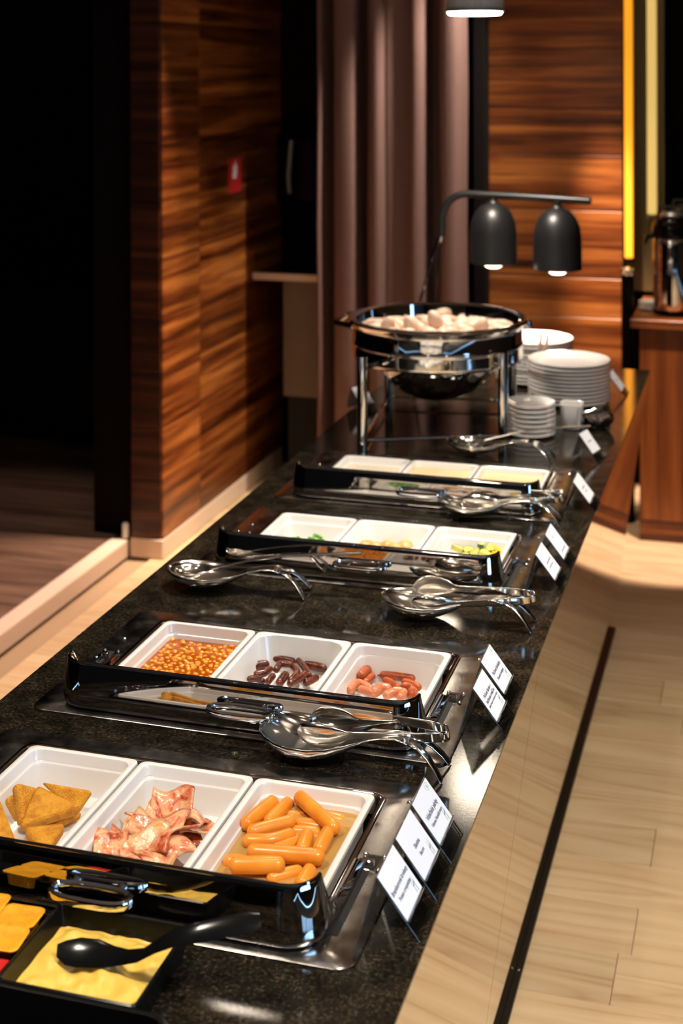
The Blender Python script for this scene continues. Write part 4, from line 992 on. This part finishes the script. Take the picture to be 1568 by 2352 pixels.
# ================================================================== CARDS
S_ = Vector((-0.62, 0, 0.784)).normalized(); NN = Vector((S_.z, 0, -S_.x)); YY = Vector((0, 1, 0))
def text_mesh(body, size, align='CENTER'):
    cu = bpy.data.curves.new('lettering', 'FONT'); cu.body = body; cu.size = size; cu.align_x = align; cu.align_y = 'CENTER'; cu.resolution_u = 2; cu.offset = size * 0.028
    ob = bpy.data.objects.new('lettering', cu); COL.objects.link(ob)
    dg = bpy.context.evaluated_depsgraph_get(); dg.update()
    me = bpy.data.meshes.new_from_object(ob.evaluated_get(dg)); bpy.data.objects.remove(ob)
    return me
def add_local(parent, mesh, mat, name, loc, sx=1.0):
    mesh.materials.clear(); mesh.materials.append(mat)
    o = bpy.data.objects.new(name, mesh); COL.objects.link(o); o.parent = parent; o.location = loc; o.scale = (sx, 1, 1); return o
def card(ymid, label, lines, logo=True, circle=False, x0=-0.022, w=0.0735, h=0.061, yaw=0.0, zb=0.895, bars=()):
    t = bpy.data.objects.new('card_holder', None); COL.objects.link(t); t['_w'] = (0.0, 0.0, 0.0); t.empty_display_size = .03
    rot = Matrix((YY, S_, NN)).transposed().to_4x4()
    t.matrix_world = Matrix.Translation((x0, ymid, zb)) @ Matrix.Rotation(yaw, 4, 'Z') @ rot
    tag(t, label, 'card holder', 'name cards along the counter edge')
    foot = (zb - ZT) / 0.784
    # acrylic easel: front leaf, back leaf, front pocket
    G().box((0, (h - foot) / 2, -0.0014), (w + .004, h + foot, .0018), .0006).build('front_leaf', M['acrylic'], t)
    q0, q1 = Vector((0, h + .0005, -.0014)), Vector((0, .0245, -.0545))
    d = (q1 - q0).normalized(); hw = w / 2 + .002; th = Vector((0, d.z, -d.y)) * .0016
    pl = [q0 + Vector((-hw, 0, 0)), q0 + Vector((hw, 0, 0)), q1 - d * .006 + Vector((hw, 0, 0)), q1 + Vector((hw - .006, 0, 0)), q1 + Vector((-hw + .006, 0, 0)), q1 - d * .006 + Vector((-hw, 0, 0))]
    G().add([tuple(p) for p in pl] + [tuple(p + th) for p in pl], [tuple(range(6)), tuple(range(11, 5, -1))] + [(k, (k + 1) % 6, 6 + (k + 1) % 6, 6 + k) for k in range(6)]).build('back_leaf', M['acrylic_edge'], t, smooth=False)
    G().box((0, .0008, .0016), (w + .002, .0030, .0046), .0008).build('pocket_lip', M['acrylic'], t)
    G().box((0, h / 2, 0), (w, h - .002, .0007), .0002).build('paper', M['paper'], t, smooth=False)
    yv = {1: [.34], 2: [.36, .23], 3: [.50, .37, .27]}
    for k, (s, sz, mt) in enumerate(lines):
        py = {2: (.032, .021), 3: (.037, .029, .0215)}[len(lines)][k]
        me = text_mesh(s, sz); add_local(t, me, mt, 'lettering', (0, py, .0005))
    for (bx_, by_, bw, bh) in bars:
        G().box((bx_, by_, .0005), (bw, bh, .0001)).build('printed_line', M['inkgrey'], t, smooth=False)
    if logo:
        lg = G()
        def stroke(x0_, y0_, x1_, y1_, wd):
            a, b_ = Vector((x0_, y0_, .00052)), Vector((x1_, y1_, .00052)); nn_ = Vector((-(b_ - a).y, (b_ - a).x, 0)).normalized() * wd / 2
            lg.add([tuple(a - nn_), tuple(b_ - nn_ * .4), tuple(b_ + nn_ * .4), tuple(a + nn_)], [(0, 1, 2, 3)])
        X0, Y0 = w / 2 - .016, .004
        stroke(X0, Y0, X0 + .0012, Y0 + .018, .0010); stroke(X0 + .006, Y0 - .0008, X0 + .0066, Y0 + .0185, .0012)
        stroke(X0 - .0004, Y0 + .0085, X0 + .0082, Y0 + .0105, .0010); stroke(X0 + .0005, Y0 + .0075, X0 + .0078, Y0 + .0128, .0016)
        lg.build('emblem', M['green'], t, smooth=False)
    if circle:
        cg = G(); cxx, cyy = w / 2 - .0125, h - .0075
        for r0, r1 in ((.0066, .0056),):
            n = 20; cg.add([(cxx + r * math.cos(2 * PI * k / n), cyy + r * .8 * math.sin(2 * PI * k / n), .00052) for r in (r0, r1) for k in range(n)], [(k, (k + 1) % n, n + (k + 1) % n, n + k) for k in range(n)])
        n = 8; cg.add([(cxx + .0008 + .0026 * math.cos(2 * PI * k / n), cyy - .0006 + .0024 * math.sin(2 * PI * k / n), .00052) for k in range(n)], [tuple(range(n))])
        cg.build('round_stamp', M['palegreen'], t, smooth=False)
    return t
I, IG = M['ink'], M['inkgrey']
card(1.8595, 'name card reading Vídeňské párky beside the frankfurters', [('Vídeňské párky', .0086, I), ('Vienna frankfurters', .0066, I)], True, True)
card(1.7740, 'middle one of three name cards, reading Slanina', [('Slanina', .0078, I), ('Bacon', .0068, I)])
card(1.6860, 'nearest name card, reading Bramborové krokety', [('Bramborové krokety', .0078, I), ('Potato croquettes', .0066, I)])
card(2.3245, 'name card reading Pečené klobásky beside the bean warmer', [('Pečené klobásky', .0082, I), ('Roasted sausages', .0064, I)], True, True)
card(2.2250, 'name card reading Pečené fazole in front of the Pečené klobásky card', [('Pečené fazole v', .0076, I), ('barbecue omáčce', .0076, I), ('Baked beans in barbecue sauce', .0046, I)], x0=-0.015)
card(2.9785, 'farther of two name cards beside the vegetable warmer', [], False, x0=-0.0165, bars=((-.008, .043, .010, .0022), (.016, .046, .012, .0008), (.004, .011, .042, .0028)))
card(2.8550, 'nearer of two name cards beside the vegetable warmer', [], True, x0=-0.017, bars=((.004, .030, .044, .0030), (.002, .0205, .036, .0026)))
card(3.3700, 'single name card beside the soup warmer', [], False, x0=-0.0105, w=0.080, bars=((.0, .032, .030, .0028), (.0, .022, .020, .0022)))
card(3.7800, 'name card leaning beside the ladle and the saucer stack', [], False, x0=-0.046, w=0.055, yaw=-0.25, bars=((.0, .032, .024, .0028),))
card(4.5350, 'name card standing beside the tall stack of dinner plates', [], False, x0=-0.052, w=0.085, bars=((.0, .032, .030, .0028),))
card(4.1200, 'name card at the left rear of the egg chafer', [], False, x0=-0.755, w=0.055, yaw=-0.5, bars=((.0, .032, .024, .0028),))

# ================================================================== EGG CHAFER
ex, ey = -0.520, 4.020
ec = thing('egg_chafer', 'round polished chafer full of boiled eggs on four legs', 'chafing dish', (ex, ey, ZT))
eo = (ex, ey, ZT)
G().lathe([(r_ * 1.035, z_) for r_, z_ in [(.222, 1.070), (.228, 1.067), (.2318, 1.073), (.232, 1.078), (.232, 1.106), (.2322, 1.110), (.2338, 1.112), (.2338, 1.116), (.2322, 1.118), (.232, 1.122), (.232, 1.155), (.2325, 1.160), (.236, 1.164), (.244, 1.170), (.247, 1.176), (.243, 1.182), (.232, 1.183), (.222, 1.178), (.218, 1.150), (.212, 1.108), (0.001, 1.107)]], 64, (ex, ey, 0)).build('water_pan', M['steel'], ec, eo)
dome = [(.170 * math.cos(a), 1.085 - .138 * math.sin(a)) for a in [PI / 2 * k / 12 for k in range(12)]] + [(.004, .947)]
G().lathe(dome, 56, (ex, ey, 0), cap1=True).build('roll_cover', M['lid'], ec, eo)
legs = [(-0.656, 3.715), (-0.306, 3.870), (-0.352, 4.275), (-0.715, 4.225)]
for lx, ly in legs:
    lg = G().tube([(lx, ly, ZT), (lx, ly, 1.120)], .0140, 14).build('leg', M['steel'], ec, eo)
    cen = Vector((ex - lx, ey - ly, 0)); dd = cen.length; q = cen * ((dd - .235) / dd)
    G().tube([(lx, ly, 1.09), (lx + q.x, ly + q.y, 1.09)], .007, 8).build('bracket', M['steel'], ec, eo)
for a, b_ in ((0, 1), (1, 2), (2, 3), (3, 0)):
    G().tube([(*legs[a], .897), (*legs[b_], .897)], .004, 8).build('stretcher', M['steel'], ec, eo)
# hinge at the left and handle knob on the right
hg = G().tube([(ex - .215, ey - .12, 1.165), (ex - .268, ey - .10, 1.168), (ex - .272, ey + .02, 1.170), (ex - .225, ey + .08, 1.170)], .009, 8).build('side_handle', M['steel'], ec, eo)
G().lathe([(0, -.012), (.012, -.01), (.014, 0), (.012, .01), (0, .012)], 12, (ex + .252, ey + .02, 1.168)).build('knob', M['chrome'], ec, eo)
# eggs
def egg_mesh():
    pr = []
    for k in range(11):
        a = -PI / 2 + PI * k / 10; z = .029 * math.sin(a); r = .0215 * math.cos(a) * (1 - .14 * math.sin(a))
        pr.append((max(r, .0004), z))
    return G().lathe(pr, 16, (0, 0, 0), True, True)
e0 = egg_mesh().build('boiled_egg', M['egg']); eggm = e0.data; bpy.data.objects.remove(e0)
eggs = [(-.660, 4.00, 1.152, 'boiled egg at the left side of the chafer'), (-.595, 4.01, 1.155, 'boiled egg left of the tallest one in the chafer'), (-.535, 4.05, 1.166, 'boiled egg standing highest in the chafer'), (-.400, 4.05, 1.152, 'boiled egg at the right side of the chafer')]
for x, yv, z, l in eggs:
    o = bpy.data.objects.new('boiled_egg', eggm); COL.objects.link(o); o.location = (x, yv, z); o.rotation_euler = (.35, .25, R.uniform(0, 6)); tag(o, l, 'egg', 'boiled eggs in the chafer')
k = 0
for ring_, n in ((.035, 5), (.088, 11), (.142, 18), (.186, 22)):
    for q in range(n):
        a = 2 * PI * q / n + ring_ * 9
        o = bpy.data.objects.new('boiled_egg', eggm); COL.objects.link(o); o.location = (ex + ring_ * math.cos(a), ey + ring_ * math.sin(a), 1.132)
        o.rotation_euler = (PI / 2 + R.uniform(-.3, .3), 0, a + R.uniform(-.4, .4) + PI / 2); tag(o, 'boiled egg lying in the layer inside the round chafer', 'egg', 'boiled eggs in the chafer')

# ================================================================== CHINA
def ordinal(k): return ['topmost', 'second', 'third', 'fourth', 'fifth', 'sixth', 'seventh', 'eighth', 'ninth', 'tenth', 'eleventh', 'twelfth', 'thirteenth', 'fourteenth'][k]
def plate_mesh(r, h, wall):
    return G().lathe([(0.001, .004), (r * .60, .004), (r * .68, .0055), (r * .97, h), (r * .992, h + .0008), (r * 1.0, h - .0005), (r * 1.0, h - wall), (r * .975, h - wall - .0004), (r * .95, h - wall - .0008), (r * .72, .0040), (r * .66, .0012), (r * .62, 0), (0.001, .0012)], 48)
p0 = plate_mesh(.123, .0185, .0050).build('dinner_plate', M['cup']); plm = p0.data; bpy.data.objects.remove(p0)
for name, (px_, py_), n, stp, desc in (('a', (-0.200, 4.402), 11, .0112, 'of the tall plate stack beside the saucers'), ('b', (-0.345, 4.655), 12, .0112, 'of the plate stack behind the egg chafer')):
    for k in range(n):
        o = bpy.data.objects.new('dinner_plate', plm); COL.objects.link(o); o.location = (px_ + R.uniform(-.0012, .0012), py_ + R.uniform(-.0012, .0012), ZT + .0003 + k * stp)
        q = n - 1 - k
        tag(o, ('topmost white dinner plate ' if q == 0 else ordinal(q) + ' white dinner plate from the top ') + desc, 'plate', 'white dinner plates ' + desc)
s0 = plate_mesh(.068, .0135, .0058).build('saucer', M['cup']); sm = s0.data; bpy.data.objects.remove(s0)
for k in range(7):
    o = bpy.data.objects.new('saucer', sm); COL.objects.link(o); o.location = (-0.250 + R.uniform(-.001, .001), 3.985 + R.uniform(-.001, .001), ZT + .0003 + k * .0130)
    q = 6 - k
    tag(o, 'topmost white saucer of the stack beside the egg chafer' if q == 0 else ordinal(q) + ' white saucer from the top of the stack beside the egg chafer', 'saucer', 'white saucers in a stack')
cu = thing('white_cup', 'white square china cup right behind the saucer stack', 'cup', (-0.150, 4.085, ZT))
G().loft([[(x, y, z) for x, y in rrect(-0.150, 4.085, w, w, .016, 5)] for w, z in ((.046, ZT + .0004), (.052, ZT + .004), (.064, ZT + .07), (.062, ZT + .0715), (.058, ZT + .07), (.046, ZT + .008))], True, True).build('bowl', M['cup'], cu, (-0.150, 4.085, ZT))
# clip / tongs handle sticking up behind the plates
tc_ = thing('plate_tongs', 'pale tongs handle standing up behind the tall plate stack', 'tongs', (-0.31, 4.50, ZT))
for dx in (0, .020):
    G().tube([(-0.318 + dx, 4.515, ZT + .001), (-0.312 + dx, 4.515, .97), (-0.300 + dx, 4.515, 1.055)], [.006, .006, .0075], 8, True, .7).build('arm', M['cream'], tc_, (-0.31, 4.515, ZT))
G().tube([(-0.303, 4.515, 1.02), (-0.282, 4.515, 1.02)], .006, 8).build('bridge', M['cream'], tc_, (-0.31, 4.515, ZT))
# glass dish with chrome tongs by the plates
gd = thing('glass_dish', 'small clear glass dish with chrome tongs beside the dinner plates', 'dish', (-0.085, 4.10, ZT))
G().lathe([(.001, .001), (.030, .001), (.048, .022), (.052, .040), (.049, .040), (.045, .024), (.028, .005), (.001, .005)], 28, (-0.085, 4.10, ZT)).build('bowl', M['glass'], gd, (-0.085, 4.10, ZT))
for k in range(9):
    a = k * 2.4; rr_ = .010 + .0028 * k
    G().lathe([(.001, -.010), (.010, -.006), (.012, .002), (.007, .010), (.001, .011)], 7, (-0.085 + rr_ * math.cos(a), 4.10 + rr_ * math.sin(a), ZT + .022 + .002 * (k % 3))).build('foil_sweet', M['chrome'], gd, (-0.085, 4.10, ZT), angle=10)
tg = thing('sugar_tongs', 'small chrome tongs lying across the clear glass dish', 'tongs', (-0.085, 4.08, .92))
for s in (-1, 1):
    G().tube([(-0.140, 4.075, .920), (-0.10, 4.075 + s * .012, .926), (-0.060, 4.075 + s * .020, .945)], [.003, .004, .006], 8, True, .5).build('arm', M['chrome'], tg, (-0.085, 4.08, .92))

# ================================================================== HEAT LAMP
hl = thing('heat_lamp', 'black double heat lamp with bell shades on an arched arm', 'lamp', (-0.70, 4.74, ZT))
ho = (-0.70, 4.74, ZT)
G().box((-0.690, 4.76, ZT + .0085), (.16, .16, .016), .004).build('base', M['blackmetal'], hl, ho)
for dy, dx in ((-.03, -.05), (.03, .03)):
    G().tube([(-0.735 + dx * .8, 4.76 + dy, ZT + .016), (-0.715 + dx * .5, 4.76 + dy, 1.10), (-0.684 + dx * .12, 4.76 + dy * .5, 1.28), (-0.672, 4.76, 1.34)], .0052, 8).build('post', M['steel'], hl, ho)
arm = [(-0.672, 4.76, 1.32)]
for k in range(9):
    a = PI - PI / 2 * k / 8; arm.append((-0.585 + .085 * math.cos(a), 4.76, 1.375 + .088 * math.sin(a)))
arm += [(-0.40, 4.74, 1.460), (-0.17, 4.70, 1.455)]
G().tube(arm, .0135, 10, True, .95).build('arm', M['blackmetal'], hl, ho)
G().tube([(-0.676, 4.76, 1.30), (-0.668, 4.76, 1.345)], .010, 10).build('collar', M['chrome'], hl, ho)
for sx, sy, zb_ in ((-0.495, 4.75, 1.238), (-0.278, 4.715, 1.230)):
    pr = [(.078, 0), (.0775, .002), (.0765, .10), (.072, .135), (.060, .165), (.042, .186), (.024, .195), (.016, .200), (.014, .206), (.001, .207)]
    sh = G().lathe(pr + [], 40, (sx, sy, zb_)).build('lamp_shade', M['blackmetal'], hl, ho, solid=0.002)
    G().tube([(sx, sy, zb_ + .200), (sx, sy, zb_ + .222)], .012, 10).build('stem', M['blackmetal'], hl, ho)
    G().lathe([(.001, -.018), (.020, -.016), (.034, -.006), (.036, .010), (.022, .06), (.016, .09), (.001, .092)], 24, (sx, sy, zb_)).build('bulb', M['bulb'], hl, ho)
    lamp('SPOT', 'heat_lamp_light', (sx, sy, zb_ - .022), 14, PINK, (sx, sy, 0), .03, 110, .8, hl)

# ================================================================== PENDANTS
def pendant(x, y_, label, energy):
    t = thing('pendant_lamp', label, 'lamp', (x, y_, 2.05), 'ribbed pendant lamps over the counter')
    o_ = (x, y_, 2.05); n = 72; lo = []
    for z in (2.062, 2.064, 2.30, 2.306):
        rr0 = .086 if z != 2.306 else .03
        lo.append([(x + (rr0 + (.002 if k % 2 else 0)) * math.cos(2 * PI * k / n), y_ + (rr0 + (.002 if k % 2 else 0)) * math.sin(2 * PI * k / n), z) for k in range(n)])
    G().loft(lo, False, True).build('shade', M['shadegrey'], t, o_, angle=25)
    G().lathe([(.0895, 2.057), (.0895, 2.065), (.084, 2.067), (.084, 2.055)], 48, (x, y_, 0)).build('rim', M['grey'], t, o_)
    G().lathe([(.083, 2.062), (.083, 2.052), (.078, 2.047), (.001, 2.046)], 40, (x, y_, 0), cap1=True).build('diffuser', M['diffuser'], t, o_)
    G().tube([(x, y_, 2.30), (x, y_, 3.0)], .003, 6).build('cord', M['black'], t, o_)
    lamp('SPOT', 'pendant_light', (x, y_, 2.04), energy, NEUT, (x, y_, 0), .075, 94, .55, t)
    return t
pendant(-0.482, 4.38, 'grey ribbed pendant lamp hanging above the egg chafer', 85)
pendant(-0.482, 2.85, 'grey ribbed pendant lamp above the sausages, just above the picture', 78)
pendant(-0.482, 1.32, 'grey ribbed pendant lamp above the mustard dish, outside the picture', 42)

# ================================================================== CABINET AND COFFEE THINGS
cb = thing('wooden_cabinet', 'walnut cabinet with upright grain behind the far end of the counter', 'cabinet', (0.4, 6.1, 0))
co = (0.4, 6.1, 0)
G().bx(-0.105, 1.3, 5.885, 6.44, 0.05, 0.845).build('carcass', M['void'], cb, co, smooth=False)
xx = -0.118
for w in (0.30, 0.36, 0.36, 0.36):
    G().box((0, 0, 0), (w - .004, .018, .76), .0015).build('door', M['walnut_z'], cb, (xx + w / 2, 5.876, .465), smooth=False).data.transform(Matrix.Translation((xx + w / 2, 5.876, .465))); xx += w
for ch in list(cb.children):
    if ch.name.startswith('door'): ch.location = Vector(ch.location)
G().bx(-0.118, 1.3, 5.872, 5.90, 0.001, 0.082, .001).build('plinth', M['walnut_x'], cb, co, smooth=False)
G().bx(-0.150, 1.33, 5.85, 6.46, 0.846, 0.880, .002).build('top', M['walnut_x'], cb, co, smooth=False)
G().bx(-0.118, -0.106, 5.885, 6.44, 0.05, 0.845).build('side', M['walnut_z'], cb, co, smooth=False)
def airpot(x, y_, z, label):
    t = thing('coffee_airpot', label, 'airpot', (x, y_, z), 'steel coffee airpots')
    o_ = (x, y_, z)
    G().lathe([(.001, .0006), (.080, .0006), (.082, .018), (.080, .022)], 36, (x, y_, z)).build('base', M['black'], t, o_)
    G().lathe([(.079, .022), (.0795, .024), (.0795, .285), (.076, .305), (.070, .312)], 40, (x, y_, z)).build('body', M['steel'], t, o_)
    G().lathe([(.072, .308), (.082, .316), (.084, .345), (.078, .370), (.055, .392), (.050, .396), (.001, .398)], 36, (x, y_, z)).build('pump_lid', M['black'], t, o_)
    G().lathe([(.050, .392), (.050, .402), (.040, .412), (.001, .414)], 28, (x, y_, z)).build('push_button', M['grey'], t, o_)
    G().tube([(x - .060, y_ - .02, z + .325), (x - .100, y_ - .03, z + .312), (x - .108, y_ - .032, z + .285)], [.016, .012, .008], 10).build('spout', M['black'], t, o_)
    G().tube([(x - .06, y_ - .06, z + .36), (x - .05, y_ - .07, z + .44), (x + .05, y_ - .07, z + .44), (x + .06, y_ - .06, z + .36)], .007, 8).build('handle', M['blackmetal'], t, o_)
    return t
airpot(0.004, 6.03, 0.880, 'steel and black coffee airpot at the right edge on the walnut cabinet')
airpot(0.045, 6.33, 0.880, 'second coffee airpot behind the first on the walnut cabinet')
bm0 = thing('coffee_machine', 'dark coffee machine on the cabinet beneath the pale reflected strip', 'coffee machine', (0.25, 6.45, .88))
G().bx(0.10, 0.62, 6.47, 6.64, .8805, 1.52, .01).build('housing', M['black'], bm0, (.25, 6.5, .88))
G().bx(0.105, 0.13, 6.455, 6.47, 1.2, 1.5, .003).build('side_strip', M['grey'], bm0, (.25, 6.5, .88))
for k in range(3):
    s1 = sm; o = bpy.data.objects.new('saucer', s1); COL.objects.link(o); o.location = (-0.092, 6.10, .8803 + k * .0112); o.scale = (.7, .7, 1)
    tag(o, ['lowest', 'middle', 'topmost'][k] + ' small saucer beside the airpot on the cabinet', 'saucer', 'small saucers on the walnut cabinet')
ps = thing('ashtray_post', 'slim black post with silver cap between walnut wall and cabinet', 'post', (-0.172, 6.10, 0))
G().lathe([(.001, .0), (.030, .0), (.030, .02), (.0265, .03), (.0265, 1.02), (.001, 1.021)], 24, (-0.184, 6.10, 0)).build('column', M['black'], ps, (-0.184, 6.10, 0))
G().lathe([(.027, 1.021), (.034, 1.03), (.034, 1.045), (.020, 1.052), (.001, 1.053)], 24, (-0.184, 6.10, 0)).build('cap', M['chrome'], ps, (-0.184, 6.10, 0))

for o in list(bpy.data.objects):
    if '_w' in o: del o['_w']
